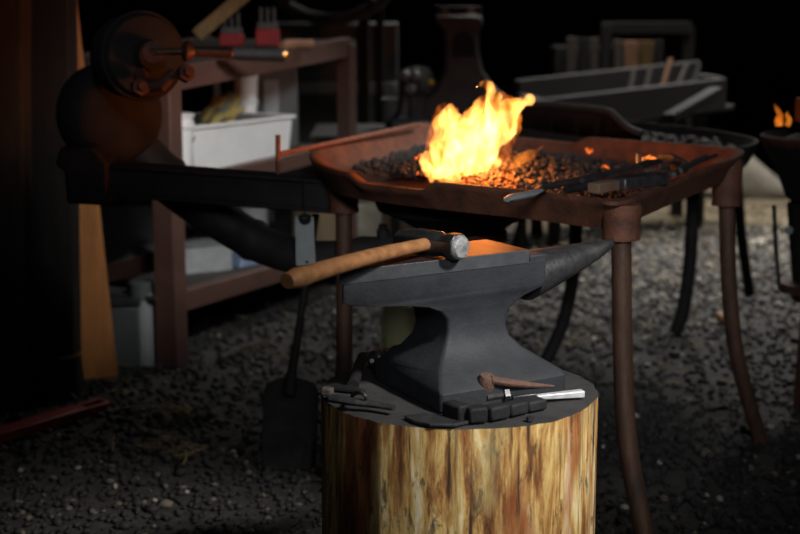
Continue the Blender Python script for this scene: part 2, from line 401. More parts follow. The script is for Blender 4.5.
# ------------------------------------------------------------------ anvil
AX, AYAW = Vector((.105, 2.517, SZ)), R(32)
anv = thing('anvil', AX, 'dark grey forged anvil with a long horn standing on the log block', 'anvil')
def rrect(u0, u1, v, w, r=.012, k=4, vn=None):
    out = []; vn = -v if vn is None else vn
    for cx, cy, a in ((u1 - r, v - r, 0), (u0 + r, v - r, 90), (u0 + r, vn + r, 180), (u1 - r, vn + r, 270)):
        for i in range(k + 1):
            t = R(a + 90 * i / k); out.append((cx + r * math.cos(t), cy + r * math.sin(t), w))
    return out
AW = [(0, -.125, .125, .105, .137), (.028, -.125, .125, .105, .137), (.036, -.123, .122, .100, .128), (.052, -.108, .102, .078, .098), (.070, -.090, .078, .058, .076), (.090, -.073, .060, .048, .063), (.112, -.066, .054, .045, .060), (.132, -.070, .059, .047, .060), (.146, -.084, .073, .053, .061), (.157, -.112, .094, .061, .062), (.164, -.155, .116, .062, .063), (.169, -.202, .130, .063, .064), (.175, -.256, .134, .063, .064), (.182, -.272, .135, .063, .064), (.2135, -.272, .135, .063, .064)]
mb = MB(); mb.frame(AX, AYAW)
def skew(r): return [(u + (.6 * (v + .0635) * min(1, max(0, (-u - .11) / .1)) if u < -.11 else 0), v, w) for u, v, w in r]
mb.loft([skew(rrect(u0, u1, v, w + .001, .008, 4, -vn)) for w, u0, u1, v, vn in AW])
mb.build('body', M['iron'], anv, bevel=.002, smooth=40)
mb = MB(); mb.frame(AX, AYAW)
mb.loft([skew(rrect(-.276, .097, .064, w_, .004, 3, -.065)) for w_ in (.213, .236)]); fpl = mb.build('face_plate', [M['plate_side'], M['face_steel']], anv, bevel=.003)
for p_ in fpl.data.polygons: p_.material_index = 1 if p_.normal.z > .8 else 0
mb = MB(); mb.frame(AX, AYAW); mb.box((.118, 0, .2185), (.036, .122, .012)); mb.build('cutting_table', M['iron'], anv, bevel=.002)
mb = MB(); mb.frame(AX, AYAW)
rings = []
for k in range(15):
    t = k / 14; u = .128 + .205 * t
    hw = .054 * (1 - t) ** .75 + .006; topz = .219 + .006 * t; hh = (.036 * (1 - t) ** .8 + .006); cz = topz - hh
    rings.append([(u, hw * math.copysign(abs(math.cos(a)) ** .9, math.cos(a)), cz + hh * math.copysign(abs(math.sin(a)) ** .9, math.sin(a))) for a in [2 * PI * i / 28 for i in range(28)]])
rings.append([(.336, .35 * (y), .219 + .35 * (z - .219)) for _, y, z in rings[-1]])
mb.loft(rings); mb.build('horn', M['horn_steel'], anv, smooth=60)
mb = MB(); mb.frame(AX, AYAW); mb.box((-.175, .03, .2362), (.022, .022, .0006)); mb.build('hardy_hole', M['soot_black'], anv)

ATOP = SZ + .236
# ------------------------------------------------------------------ hammer on the anvil
hm = thing('forging_hammer', (.05, 2.55, ATOP), 'heavy hammer with brown wooden handle lying across the anvil face', 'hammer')
A = P(401, 240.5, 2.50); B = P(461, 249, 2.41); hz = ATOP + .0215; A.z = hz; B.z = hz
ax = (B - A).normalized(); Lh = (B - A).length; sd = Vector((-ax.y, ax.x, 0)); upv = Vector((0, 0, 1))
def oct_ring(c, r, r2, ch=.35):
    o = []
    for sx_, sy_ in ((1, -ch), (1, ch), (ch, 1), (-ch, 1), (-1, ch), (-1, -ch), (-ch, -1), (ch, -1)): o.append(c + sd * r * sx_ + upv * r2 * sy_)
    return o
mb = MB()
prof = [(0, .020, .012), (.02, .0205, .016), (.3, .0205, .021), (.42, .019, .0205), (.62, .019, .0205), (.70, .0165, .018), (.78, .0165, .018), (.84, .021, .0213), (.97, .021, .0213)]
mb.loft([oct_ring(A + ax * Lh * t, r, r2, .5) for t, r, r2 in prof]); hhead = mb.build('head', M['hammer_steel'], hm, bevel=.0015, smooth=30)
mb = MB(); mb.lathe([(.0205, 0), (.0205, .003), (.017, .008), (.009, .0105), (0, .011)], 24, ax, A + ax * Lh * .968); mb.build('striking_face', M['worn_face'], hhead)['label'] = 'worn shiny striking face'
H0 = A + ax * Lh * .52; H1 = P(287, 281, 2.17); H1.z = ATOP + .012
hd = (H1 - H0)
mb = MB(); pts = []; rr = []
for k in range(17):
    t = -.06 + 1.06 * k / 16; p = H0 + hd * t; p.z += .004 * math.sin(PI * max(0, t))
    pts.append(p); rr.append(.0125 + .0055 * max(0, t) ** 1.2 + (.0015 if t > .9 else 0) - (.006 if k == 16 else 0))
mb.tube(pts, rr, 18, flat=.85); mb.build('handle', M['handle_wood'], hm)['label'] = 'smooth brown wooden handle'

# ------------------------------------------------------------------ tools on the stump
ZS = SZ + .0005
# dark chain of blocks beside the anvil foot
ch = thing('link_strap', G(485, 412, SZ), 'sooty black strap of thick links lying along the anvil foot', 'strap')
cp = [G(447, 417, SZ), G(466, 423, SZ), G(486, 421, SZ), G(506, 416.5, SZ), G(524, 412, SZ), G(543, 408, SZ)]
cpd = [Vector((p.x, p.y, 0)) for p in cp]
for k in range(5):
    p, q = cpd[k], cpd[k + 1]; t = (q - p).normalized() * .001
    h = .028 - .0025 * k
    mb = MB(); mb.bar(p + t + Vector((0, 0, ZS + h / 2)), q - t + Vector((0, 0, ZS + h / 2)), .026, h)
    mb.build('link', M['soot_black'], ch, bevel=.004)
# rusty square-headed spike
p0 = P(487, 384, 2.385); z_ = p0.z
sp = thing('rusty_hammer', (p0.x, p0.y, ZS), 'small rusty hammer with tapering rusty shank beside the anvil foot', 'hammer')
mb = MB(); mb.lathe([(.007, 0), (.0115, .004), (.0125, .016), (.015, .026), (.0155, .038), (.012, .047), (0, .05)], 14, (.15, -.2, 1), (p0.x - .006, p0.y + .012, ZS + .002)); mb.build('head', M['rust_dark'], sp, smooth=30)
q = P(553, 387.5, 2.455); q.z = ZS + .012
mb = MB(); mb.tube([P(490, 380, 2.385), P(510, 383, 2.40), P(530, 385, 2.43), q], [.010, .0092, .0078, .004], 12, flat=.8); mb.build('shank', M['rust_dark'], sp)
# silver chisel
c0 = G(536, 396, SZ + .01); c1 = G(583, 391.5, SZ + .01); c00 = G(512, 398.5, SZ + .008)
cs = thing('cold_chisel', (c0.x, c0.y, ZS), 'dark chisel with a bright silver ground end near the right rim of the log', 'chisel')
mb = MB(); mb.bar(c00, c0, (.010, .012), (.010, .012)); mb.build('shank', M['dark_steel'], cs, bevel=.002)
mb = MB(); mb.bar(c0 - Vector((0, 0, .002)), c1 - Vector((0, 0, .003)), (.011, .017), (.008, .012)); mb.build('blade', M['bright_steel'], cs, bevel=.002)['label'] = 'bright silver blade'
# nuts and a short bolt
def nut(px, py, r, label, m):
    p = G(px, py, SZ); mb = MB(); mb.lathe([(r * .5, 0), (r, 0), (r, r * 1.1), (r * .5, r * 1.1), (r * .5, 0)], 6, None, (p.x, p.y, ZS))
    top(mb, 'steel_nut', m, (p.x, p.y, ZS), label, 'nut', 'loose nuts on the log', smooth=0)
nut(475, 405, .007, 'grey nut closest to the rusty hammer head', M['dark_steel'])
nut(530, 421, .006, 'small blackened nut at the front rim of the log', M['dark_steel'])
p = G(486, 405, SZ); q = G(503, 402, SZ)
mb = MB(); mb.tube([(p.x, p.y, ZS + .012), (q.x, q.y, ZS + .012)], .006, 10); mb.tube([(q.x, q.y, ZS + .012), (q.x + .008, q.y + .003, ZS + .012)], .0115, 6)
top(mb, 'steel_bolt', M['dark_steel'], (p.x, p.y, ZS), 'short grey hex bolt lying between nut and chisel', 'bolt')
# dark nippers with ring at the left
nb = G(360, 398, SZ)
ni = thing('hand_shears', (nb.x, nb.y, ZS), 'dark iron shears with a looped grip at the left of the log', 'shears')
mb = MB(); mb.tube([G(331, 398, SZ + .016), G(350, 401.5, SZ + .014), G(372, 404, SZ + .012), G(394, 408, SZ + .011)], [.010, .0095, .0085, .006], 12, flat=.7); mb.build('lower_arm', M['dark_steel'], ni)
mb = MB(); mb.tube([G(333, 388, SZ + .02), G(348, 389.5, SZ + .022), G(362, 392, SZ + .024)], [.012, .012, .009], 12, flat=.55); mb.build('upper_arm', M['soot_black'], ni)
mb = MB(); lc = [G(352, 396, SZ + .018), G(356, 393, SZ + .026), G(361, 392.5, SZ + .03), G(365.5, 396, SZ + .026), G(367, 401, SZ + .016)]
mb.tube(catmull([tuple(v) for v in lc], 5, False), .0035, 10); mb.build('grip_loop', M['dark_steel'], ni)
mb = MB(); mb.bar(G(322, 391, SZ + .02), G(333, 392, SZ + .02), .016, .014); mb.build('grip_end', M['old_wood'], ni, bevel=.003)['label'] = 'pale worn grip end'
# thin ragged plates at the front rim
mb = MB(); pl = [G(a, b, SZ) for a, b in ((404, 419), (425, 416), (450, 418), (470, 424), (455, 427.5), (430, 427), (414, 424))]
mb.loft([[(p.x, p.y, ZS) for p in pl], [(p.x, p.y, ZS + .005) for p in pl]]); top(mb, 'scrap_plate', M['dark_steel'], tuple(pl[0]), 'thin ragged grey scrap plate at the front rim of the log', 'plate', smooth=0, bevel=.001)
# short sledge behind the anvil
s0 = Vector((-.048, 2.605, ZS + .0185)); s1 = Vector((.015, 2.668, ZS + .0185))
sl = thing('short_sledge', (s0.x, s0.y, ZS), 'dark round-faced sledge hammer behind the left foot of the anvil', 'hammer')
mb = MB(); dx = (s1 - s0).normalized()
mb.lathe([(.008, -.002), (.015, 0), (.0182, .004), (.0182, .02), (.016, .028), (.016, .05), (.0182, .058), (.0182, .085), (.014, .089)], 22, dx, s0); mb.build('head', M['dark_steel'], sl)
mb = MB(); mb.lathe([(.004, -.005), (.004, .001)], 12, dx, s0); mb.build('centre_glint', M['bright_steel'], sl)  # bright stud standing in for the glint on the sledge face
mb = MB(); mb.tube([s0 + dx * .04, s0 + Vector((-.02, .012, .004)), G(353, 385, SZ + .012)], [.008, .009, .0105], 12); mb.build('handle', M['soot_black'], sl)

# ------------------------------------------------------------------ forge
RIM = .787
fb = Vector((.3, 3.7, 0))
fg = thing('rivet_forge', fb, 'rusty cast iron forge table with burning coal and hand blower at left', 'forge')
outp = [(309, 153), (315, 163), (340, 171.5), (390, 177), (430, 181.5), (530, 190.5), (590, 198), (612, 201.5), (633, 198), (655, 188), (700, 170.5), (735, 158), (744, 151.5), (737, 147.5), (690, 143.5), (590, 136.5), (500, 128), (440, 122.5), (425, 121.5), (412, 123.5), (365, 135), (325, 145.5), (312, 149)]
outp = catmull(outp, 8)
def sstep(a, b, x): t = min(1, max(0, (x - a) / (b - a))); return t * t * (3 - 2 * t)
RING = []; DROP = []
for px, py in outp:
    g = G(px, py, RIM); RING.append(Vector((g.x, g.y, 0)))
    front = py > 168 and px < 600; back = py < 141 and px > 425
    d = 0
    if front: d = .021 * sstep(345, 362, px) * (1 - sstep(422, 431, px))
    if back: d = .02 * (1 - sstep(581, 591, px)) * sstep(425, 440, px)
    DROP.append(d)
def resample(pts, vals, n):
    L = [0]
    for i in range(len(pts)): L.append(L[-1] + (pts[(i + 1) % len(pts)] - pts[i]).length)
    o, v = [], []; k = 0
    for j in range(n):
        t = L[-1] * j / n
        while L[k + 1] < t: k += 1
        q = (t - L[k]) / max(1e-9, L[k + 1] - L[k]); o.append(pts[k].lerp(pts[(k + 1) % len(pts)], q)); v.append(vals[k] * (1 - q) + vals[(k + 1) % len(pts)] * q)
    return o, v
RING, DROP = resample(RING, DROP, 320)
NR = len(RING); cen = sum(RING, Vector()) / NR
NRM = []
for i in range(NR):
    t = (RING[(i + 2) % NR] - RING[i - 2]).normalized(); nn = Vector((t.y, -t.x, 0))
    if nn.dot(RING[i] - cen) < 0: nn = -nn
    NRM.append(nn)
def pring(inset, z, k=1.0):
    r = [RING[i] - NRM[i] * inset for i in range(NR)]
    for _ in range(int(inset * 2600)): r = [(r[i - 1] + r[i] * 2 + r[(i + 1) % NR]) / 4 for i in range(NR)]
    return [r[i] + Vector((0, 0, z - DROP[i] * k)) for i in range(NR)]
def pring_(inset, z, k=1.0): return [RING[i] - NRM[i] * inset + Vector((0, 0, z - DROP[i] * k)) for i in range(NR)]
def scaled(ring, q): 
    c = sum(ring, Vector()) / len(ring); return [c + (p - c) * q for p in ring]
mb = MB()
b0 = pring(.03, RIM - .066, 0)
b1 = pring(.19, RIM - .084, 0)
prg = [scaled(b1, .5), b1, b0, pring(.014, RIM - .03, .6), pring(.004, RIM - .016), pring(0, RIM - .008), pring(.001, RIM - .001), pring(.006, RIM), pring(.018, RIM - .001), pring(.024, RIM - .008), pring(.042, RIM - .046, .25), pring(.06, RIM - .058, 0), pring(.105, RIM - .067, 0)]
i0 = prg[-1]; prg += [scaled(i0, .8), scaled(i0, .4)]
mb.loft(prg); pan = mb.build('pan', M['rust'], fg, smooth=45)
# firepot and tuyere under the pan
fc = P(468, 200, 3.62); fc.z = 0
mb = MB(); mb.lathe([(.055, .605), (.085, .615), (.15, .655), (.20, .675), (.21, .70)], 36, None, (fc.x - .02, fc.y, 0)); mb.build('fire_pot', M['soot_black'], fg)
mb = MB(); mb.lathe([(.05, .50), (.066, .505), (.066, .515), (.058, .52), (.058, .60), (.075, .605), (.075, .625)], 28, None, (fc.x + .02, fc.y - .02, 0)); mb.build('tuyere', M['rust'], fg)
# legs with sockets
def leg(topp, zb, foot, knee, rs=.040, rl=.0205, zt=.02):
    x, y = topp
    mb = MB(); mb.lathe([(rs * .96, RIM - zt + .008), (rs * 1.03, RIM - zt - .002), (rs * .99, min(zb + .045, RIM - zt - .022)), (rs * .93, zb + .012), (rs * .97, zb + .008), (rs * .97, zb), (rl, zb - .001)], 24, None, (x, y, 0)); sk_ = mb
    pts = catmull([(x, y, zb + .03), (x + (knee[0] - x) * .35, y + (knee[1] - y) * .35, zb * .72), (knee[0], knee[1], zb * .42), (x + (foot[0] - x) * .72, y + (foot[1] - y) * .72, zb * .16), (foot[0], foot[1], .0)], 8, False)
    mb = MB(); mb.tube(pts, [rl] * (len(pts) - 3) + [rl * 1.02, rl * 1.08, rl * 1.15], 18); lg_ = mb.build('leg', M['rust_leg'], fg); sk_.build('leg_socket', M['rust'], lg_)
a = P(621, 239, 3.01); k_ = P(628, 400, 2.98); f_ = P(653, 560, 2.93); leg((a.x, a.y), a.z, (f_.x, f_.y), (k_.x, k_.y))
a = P(726, 205, 3.80); k_ = P(735, 360, 3.83); f_ = P(760, 460, 3.9); leg((a.x, a.y), a.z, (f_.x, f_.y), (k_.x, k_.y), .038)
a = P(344, 212, 3.66); k_ = P(344, 380, 3.64); f_ = P(332, 470, 3.6); leg((a.x, a.y), a.z, (f_.x, f_.y), (k_.x, k_.y), .038, .0205, .06)
a = P(436, 190, 4.5); leg((a.x, a.y), .66, (a.x - .03, a.y + .1), (a.x, a.y + .02), .038, .0205, .075)
# support arm
mb = MB(); a0 = P(104, 178, 3.74); a1 = P(352, 196, 3.72)
mb.bar(a0, a1, .075, (.062, .066)); mb.bar(a0 + Vector((0, 0, .036)), a1 + Vector((0, 0, .036)), .095, .010)
mb.bar(a0 - Vector((0, 0, .034)), a1 - Vector((0, 0, .036)), .095, .012); mb.build('support_arm', M['soot_black'], fg, bevel=.003)
mb = MB(); mb.prism([(-.05, -.05), (.05, -.055), (.055, .05), (.02, .09), (-.06, .09), (-.075, .045), (-.052, .03)], .15)
mb.v = [v + P(92, 180, 3.74) for v in mb.v]; mb.build('arm_clamp', M['soot_black'], fg, bevel=.008)
mb = MB(); p = P(278, 178, 3.73); mb.tube([p, P(278, 135, 3.73)], .0065, 10); mb.build('upright_pin', M['rust_bright'], fg)
# blower
bax = Vector((.55, -.83, .05)).normalized()
bc = P(110, 114, 3.86)
mb = MB(); mb.lathe([(.04, -.085), (.09, -.08), (.115, -.065), (.13, -.04), (.135, 0), (.13, .035), (.115, .06), (.09, .075), (.05, .08)], 56, bax, bc); cas = mb.build('blower_casing', M['blower_iron'], fg)
mb = MB(); mb.torus(P(143, 56, 3.66) + bax * .0, .104, .006, bax, 48, 10); mb.build('casing_rim', M['blower_iron'], cas)
gc = P(143, 56, 3.66)
mb = MB(); mb.lathe([(.10, -.09), (.106, -.02), (.104, .005), (.095, .02), (.04, .03), (.035, .06)], 36, bax, gc); mb.build('gear_housing', M['blower_iron'], cas)
for px, py in ((138, 88), (184, 74)):
    mb = MB(); q = P(px, py, 3.55); mb.lathe([(.022, 0), (.022, .02), (.012, .021), (.012, .034)], 6, Vector((.5, -.8, .2)), q); mb.build('casing_bolt', M['brown_iron'], cas, smooth=20)
mb = MB(); mb.tube([P(140, 74, 3.60), P(146, 86, 3.56), P(162, 85, 3.55), P(174, 72, 3.55)], [.018, .018, .016, .012], 16); mb.build('bearing_bracket', M['brown_iron'], fg)
c0 = P(142, 53, 3.55); c1 = P(153, 52, 3.52)
mb = MB(); ca_ = Vector((.75, -.62, 0)).normalized()
mb.lathe([(.015, -.05), (.024, -.01), (.026, 0), (.026, .008), (.009, .009), (.007, .006)], 24, (.35, -.93, 0), c1); mb.build('crank_hub', M['brown_iron'], fg)
mb = MB(); mb.tube([c1 + Vector((.01, -.004, 0)), P(184, 51.5, 3.53)], [.0085, .0085], 14); mb.build('crank_shaft', M['brown_iron'], fg)
mb = MB(); cd_ = (P(236, 53, 3.56) - P(186, 51, 3.53)).normalized(); mb.lathe([(.008, -.004), (.020, 0), (.025, .006), (.024, .012), (.013, .026), (.0125, .05), (.014, .112), (.008, .118)], 20, cd_, P(183, 51, 3.53)); mb.build('crank_handle', M['brown_iron'], fg)
# air pipe from blower to tuyere
ap = [P(118, 132, 3.9), P(150, 164, 3.9), P(185, 194, 3.88), P(225, 223, 3.85), P(268, 247, 3.8), P(315, 258, 3.74), P(390, 252, 3.66), P(452, 243, 3.6)]
pts = catmull([tuple(v) for v in ap], 6, False)
mb = MB(); rr = [.066 - .024 * min(1, k / 34) + (.006 if k in (9, 22, 34) else 0) for k in range(len(pts))]; mb.tube(pts, rr, 24); apo = mb.build('air_pipe', M['duct'], fg)
mb = MB(); p = P(383, 238, 3.66); mb.lathe([(.016, -.01), (.016, .02), (.011, .024), (.011, .034)], 12, None, p); mb.build('ash_valve', M['soot_black'], apo)

# coal in the pan
def inside(x, y, inset):
    best = None
    for i in range(0, NR, 2):
        d = (RING[i] - Vector((x, y, 0))).dot(NRM[i])
        if d < inset: return False
    return True
FL = G(462, 172, .775)
pos = []; rad = []; idx = []
while len(pos) < 4800:
    px, py = random.uniform(335, 735), random.uniform(124, 198)
    g = G(px, py, .75)
    if not inside(g.x, g.y, .085): continue
    if g.x < -.02 and random.random() < .8: continue
    dd = math.hypot(g.x - FL.x - .1, (g.y - FL.y - .28) * .75)
    hz_ = .014 + .055 * math.exp(-(dd / .25) ** 2)
    if (px > 590 and random.random() < .8): continue
    r = random.uniform(.003, .0105)
    pos.append((g.x, g.y, .721 + hz_ * random.uniform(.5, 1.05) + .002)); rad.append(r); idx.append(0 if random.random() < .62 else 1)
o = lumps('coal_bed', np.array(pos), np.array(rad), [M['coal'], M['coal_ash']], np.array(idx), .85)
tag(o, 'heaped black and ashy coal filling the forge pan', 'coal', kind='stuff')
pos = []; rad = []
while len(pos) < 150:
    t = random.random()
    px, py = random.gauss(470, 26), random.gauss(170, 9)
    if t < .06: px, py = random.gauss(545, 38), random.gauss(152, 8)
    g = G(px, py, .775)
    if not inside(g.x, g.y, .06): continue
    pos.append((g.x, g.y, .766 + random.uniform(-.012, .006))); rad.append(random.uniform(.005, .012))
o = lumps('glowing_embers', np.array(pos), np.array(rad), [M['ember']], np.zeros(len(pos)), .8)
tag(o, 'glowing orange embers in the coal around the flame', 'embers', kind='stuff')

# flame
def fp(px, py, dy=0): return P(px, py, FL.y + dy)
fl = bpy.data.objects.new('fire', None)
def tongue(mb, pts, rr, n=5, k=12):
    P3 = [(*fp(p[0], p[1], p[2] if len(p) > 2 else 0), r * FL.y / F_PX) for p, r in zip(pts, rr)]
    c = catmull(P3, n, False); mb.tube([v[:3] for v in c], [max(.0008, v[3]) for v in c], k)
def flame_obj(name, mb, m, parent, vox=.0035):
    o = mb.build(name, m, parent, smooth=0)
    r = o.modifiers.new('remesh', 'REMESH'); r.mode = 'VOXEL'; r.voxel_size = vox
    s = o.modifiers.new('smooth', 'SMOOTH'); s.iterations = 4; s.factor = .5
    t = bpy.data.textures.new(name + '_clouds', 'CLOUDS'); t.noise_scale = .03
    d = o.modifiers.new('disp', 'DISPLACE'); d.texture = t; d.strength = .022; d.mid_level = .5; d.texture_coords = 'LOCAL'
    return o
fire = thing('coal_fire', (FL.x, FL.y, .77), 'tall yellow white fire blazing from the coal in the forge pan', 'fire')
mb = MB()
tongue(mb, [(448, 178), (448, 165), (450, 148), (452, 130), (450, 113), (449, 104)], [14, 21, 18, 14, 10, 2])
tongue(mb, [(462, 178, .02), (466, 160, .02), (470, 140, .01), (474, 122), (486, 108), (494, 96), (492, 89), (484, 84), (476, 88)], [12, 22, 19, 15, 12, 7, 6, 4.5, 1])
tongue(mb, [(478, 172, .03), (484, 152, .02), (490, 132), (500, 117), (514, 107), (524, 103), (531, 102), (528, 97), (520, 96)], [8, 14, 15, 13, 9, 5.5, 4.5, 3.5, 1])
tongue(mb, [(484, 158, -.01), (492, 160, -.01), (497, 164, -.01), (500, 166, -.01)], [9, 6, 4, 1])
tongue(mb, [(436, 176, -.02), (429, 170, -.02), (424, 162, -.02), (427, 154, -.02), (434, 150, -.02)], [10, 7, 5, 4, 2])
tongue(mb, [(440, 178, -.03), (455, 175, -.03), (472, 172, -.03)], [6, 8, 4])
tongue(mb, [(440, 150), (438, 135), (437, 122), (440, 114)], [9, 6, 4, 1])
tongue(mb, [(500, 128), (508, 120), (512, 128), (508, 138), (500, 145)], [9, 7, 6, 5, 2])
tongue(mb, [(462, 130), (464, 120), (468, 112), (476, 108)], [12, 7, 4, 1])
flame_obj('flame_body', mb, M['flame'], fire)
mb = MB()
tongue(mb, [(432, 170, .03), (430, 152, .03), (433, 132, .03), (438, 114, .03), (446, 102, .03)], [4, 5, 5, 4, 1])
flame_obj('flame_veil', mb, M['flame_thin'], fire); mb = MB()
tongue(mb, [(490, 168, .05), (502, 155, .05), (508, 138, .05), (512, 118, .05), (506, 100, .05), (500, 92, .05)], [6, 8, 9, 10, 7, 1])
flame_obj('flame_veil', mb, M['flame_thin'], fire); mb = MB()
tongue(mb, [(500, 168, .06), (520, 160, .07), (535, 152, .07), (545, 143, .08)], [5, 6, 5, 1])
flame_obj('flame_veil', mb, M['flame_thin'], fire)

# tools lying on the pan
TZ = RIM + .012
tb = G(600, 180, RIM)
tg = thing('long_tongs', (tb.x, tb.y, RIM), 'long steel tongs lying over the front rim of the forge with grey flattened end', 'tongs', 'tongs on the forge')
mb = MB(); mb.tube([G(541, 189.5, TZ + .004), G(545, 187, TZ + .006), G(600, 175.5, TZ + .01), G(640, 166.5, TZ + .01)], [.0065, .0065, .007, .008], 10); mb.build('rein', M['dark_steel'], tg)
mb = MB(); mb.tube([G(582, 181, TZ + .012), G(615, 174, TZ + .012), G(640, 168, TZ + .012)], [.0065, .007, .008], 10); mb.build('rein', M['dark_steel'], tg)
mb = MB(); mb.tube([G(507, 199.5, TZ + .001), G(512, 198, TZ + .001), G(530, 194.5, TZ + .001), G(540, 190.5, TZ + .004)], [.008, .013, .0125, .008], 12, flat=.6); mb.build('flattened_grip', M['grey_band'], tg)['label'] = 'pale grey flattened grip end'
mb = MB(); mb.tube([G(636, 168, TZ + .012), G(648, 163, TZ + .012), G(660, 161, TZ + .012)], [.013, .012, .008], 10, flat=.7); mb.build('jaw', M['soot_black'], tg)
mb = MB(); mb.lathe([(.008, 0), (.008, .034), (.004, .036)], 12, None, G(639, 168, RIM + .002)); mb.build('rivet', M['dark_steel'], tg)
r0_ = P(279, 154, 3.73); r1_ = G(418, 124.5, RIM + .006)
mb = MB(); mb.tube([r0_, (r0_ + r1_) / 2, r1_], .0065, 10); top(mb, 'iron_rod', M['rust_bright'], tuple(r0_), 'long thin rusty rod lying along the left rim of the forge', 'rod')
tb = G(692, 168, RIM)
t2 = thing('short_tongs', (tb.x, tb.y, RIM), 'short black tongs at the far right corner of the forge', 'tongs', 'tongs on the forge')
mb = MB(); mb.tube([G(716, 155, TZ + .006), G(700, 161, TZ + .006), G(682, 169, TZ + .006), G(674, 175, TZ + .006)], [.005, .006, .007, .006], 10); mb.build('rein', M['dark_steel'], t2)
mb = MB(); mb.tube([G(706, 156, TZ + .008), G(694, 162, TZ + .008), G(680, 171, TZ + .008)], [.005, .006, .007], 10); mb.build('rein', M['dark_steel'], t2)
mb = MB(); mb.tube([G(684, 168, TZ + .004), G(672, 166, TZ), G(660, 166, TZ)], [.012, .011, .008], 10); mb.build('jaw', M['soot_black'], t2)
mb = MB(); mb.bar(G(617, 184, RIM + .012), G(662, 178, RIM + .012), .045, .026); top(mb, 'iron_bar', M['dark_steel'], tuple(G(640, 181, RIM)), 'thick dark flat bar beside the long tongs on the forge', 'bar', bevel=.004)
mb = MB(); mb.bar(G(593, 188.5, RIM + .010), G(614, 184.5, RIM + .010), .03, .022); top(mb, 'wood_block', M['tan_dim'], tuple(G(603, 187, RIM)), 'short tan wooden block behind the forge rim', 'block', bevel=.003)
mb = MB(); mb.tube([G(566, 190, TZ), G(580, 187, TZ), G(594, 184, TZ)], [.008, .010, .009], 10); top(mb, 'punch', M['soot_black'], tuple(G(580, 188, RIM)), 'stubby black punch between tongs and tan block', 'punch')
mb = MB(); mb.tube([G(643, 160, TZ + .01), G(650, 158, TZ + .014), G(658, 161.5, TZ + .01)], [.006, .008, .005], 8); top(mb, 'glowing_iron', M['hot_iron'], tuple(G(652, 160, RIM)), 'glowing orange iron piece held near the tong jaws', 'hot iron', bevel=.003)
mb = MB(); mb.tube([G(660, 157, TZ + .01), G(672, 157, TZ + .014), G(686, 163, TZ + .008)], [.008, .009, .006], 10); top(mb, 'iron_offcut', M['dark_steel'], tuple(G(672, 160, RIM)), 'crooked grey iron offcut between the two tongs', 'offcut')

# ------------------------------------------------------------------ fire shovel, hanging tag
sb = G(290, 472, 0.0)
sv = thing('fire_shovel', (sb.x, sb.y, .0), 'black fire shovel standing blade down left of the log', 'shovel')
bl = [(262, 466), (263, 394), (266, 384), (277, 378.5), (287, 377), (297, 377.5), (309, 381), (317, 388), (318.5, 400), (316, 466), (308, 470), (270, 470)]
D0 = sb.y + .02
mb = MB(); f1 = [P(a, b, D0 + (470 - b) * .0006 - .010 * (1 - ((a - 290) / 28) ** 2)) for a, b in bl]
mb.loft([f1, [p + Vector((0, .004, 0)) for p in f1]]); mb.build('blade', M['soot_black'], sv, bevel=.001)
mb = MB(); s_ = [P(290, 384, D0 + .035), P(294, 360, D0 + .05), P(301, 315, D0 + .085), P(309, 262, D0 + .11), P(316, 214, D0 + .13)]
mb.tube(s_, [.014, .011, .0095, .0095, .0095], 12); mb.build('shaft', M['soot_black'], sv)
mb = MB(); mb.tube([P(289.5, 396, D0 + .018), P(290, 386, D0 + .03), P(291, 374, D0 + .042)], [.014, .019, .014], 12); mb.build('socket', M['soot_black'], sv)
tp = P(305, 212, 3.655)
ht = thing('hanging_tag', tuple(P(305, 265, 3.655)), 'narrow pale grey metal plate hanging by a wire from the forge arm', 'plate')
q = [P(a, b, 3.655) for a, b in ((295, 216.5), (313.5, 217), (315.5, 266), (296, 266))]
mb = MB(); mb.loft([q, [p + Vector((0, .004, 0)) for p in q]]); mb.build('plate', M['tag_grey'], ht, bevel=.0008)
mb = MB(); mb.tube([P(303.5, 176, 3.655), P(303.8, 196, 3.65), P(304.5, 212, 3.65), P(305, 222, 3.65)], .0022, 8); mb.build('wire', M['soot_black'], ht)
mb = MB(); mb.torus(P(305, 219, 3.65), .011, .0045, (0, 1, .2), 16, 8); mb.tube([P(299, 216, 3.647), P(305, 222, 3.645), P(310, 215, 3.647)], .005, 8); mb.build('wire_knot', M['soot_black'], ht)
mb = MB(); mb.lathe([(.004, 0), (.004, .002)], 12, (0, -1, 0), P(307, 262, 3.655)); mb.build('lower_hole', M['soot_black'], ht)

# ------------------------------------------------------------------ bench
LN, RN = P(171, 300, 4.74), P(347, 120, 6.0); LN.z = RN.z = 0
bn = thing('work_bench', ((LN.x + RN.x) / 2, (LN.y + RN.y) / 2, 0), 'long brown steel work bench with two rails behind the blower', 'bench')
bd = (RN - LN).normalized(); bs = Vector((-bd.y, bd.x, 0))  # towards the left
def zz(px, py, d): return P(px, py, d).z
def post(base, h, w, name='leg'):
    mb = MB(); yaw = math.atan2(bd.y, bd.x)
    mb.frame(base, yaw); mb.box((0, 0, h / 2), (w, w, h)); mb.build(name, M['bench_brown'], bn, bevel=.003)
zl, zr = zz(165, 77, 4.74), zz(346, 44, 6.0)
post(LN, zl, .075); post(RN, zr, .06); BW = .62
post(LN + bs * BW, zl, .07); post(RN + bs * BW, zr, .06)
def rail(za, zb, h, name='rail', off=0, w=.045):
    mb = MB(); a_ = LN + bs * off + Vector((0, 0, za)); b_ = RN + bs * off + Vector((0, 0, zb)); mb.bar(a_, b_, w, h); mb.build(name, M['bench_brown'], bn, bevel=.003)
rail(zz(170, 80, 4.74), zz(346, 47, 6.0), .075, 'top_rail'); rail(zz(170, 192, 4.74), zz(346, 147, 6.0), (.07, .05), 'shelf_rail'); rail(zz(180, 303, 4.74), zz(346, 252, 6.0), (.07, .06), 'lower_rail')
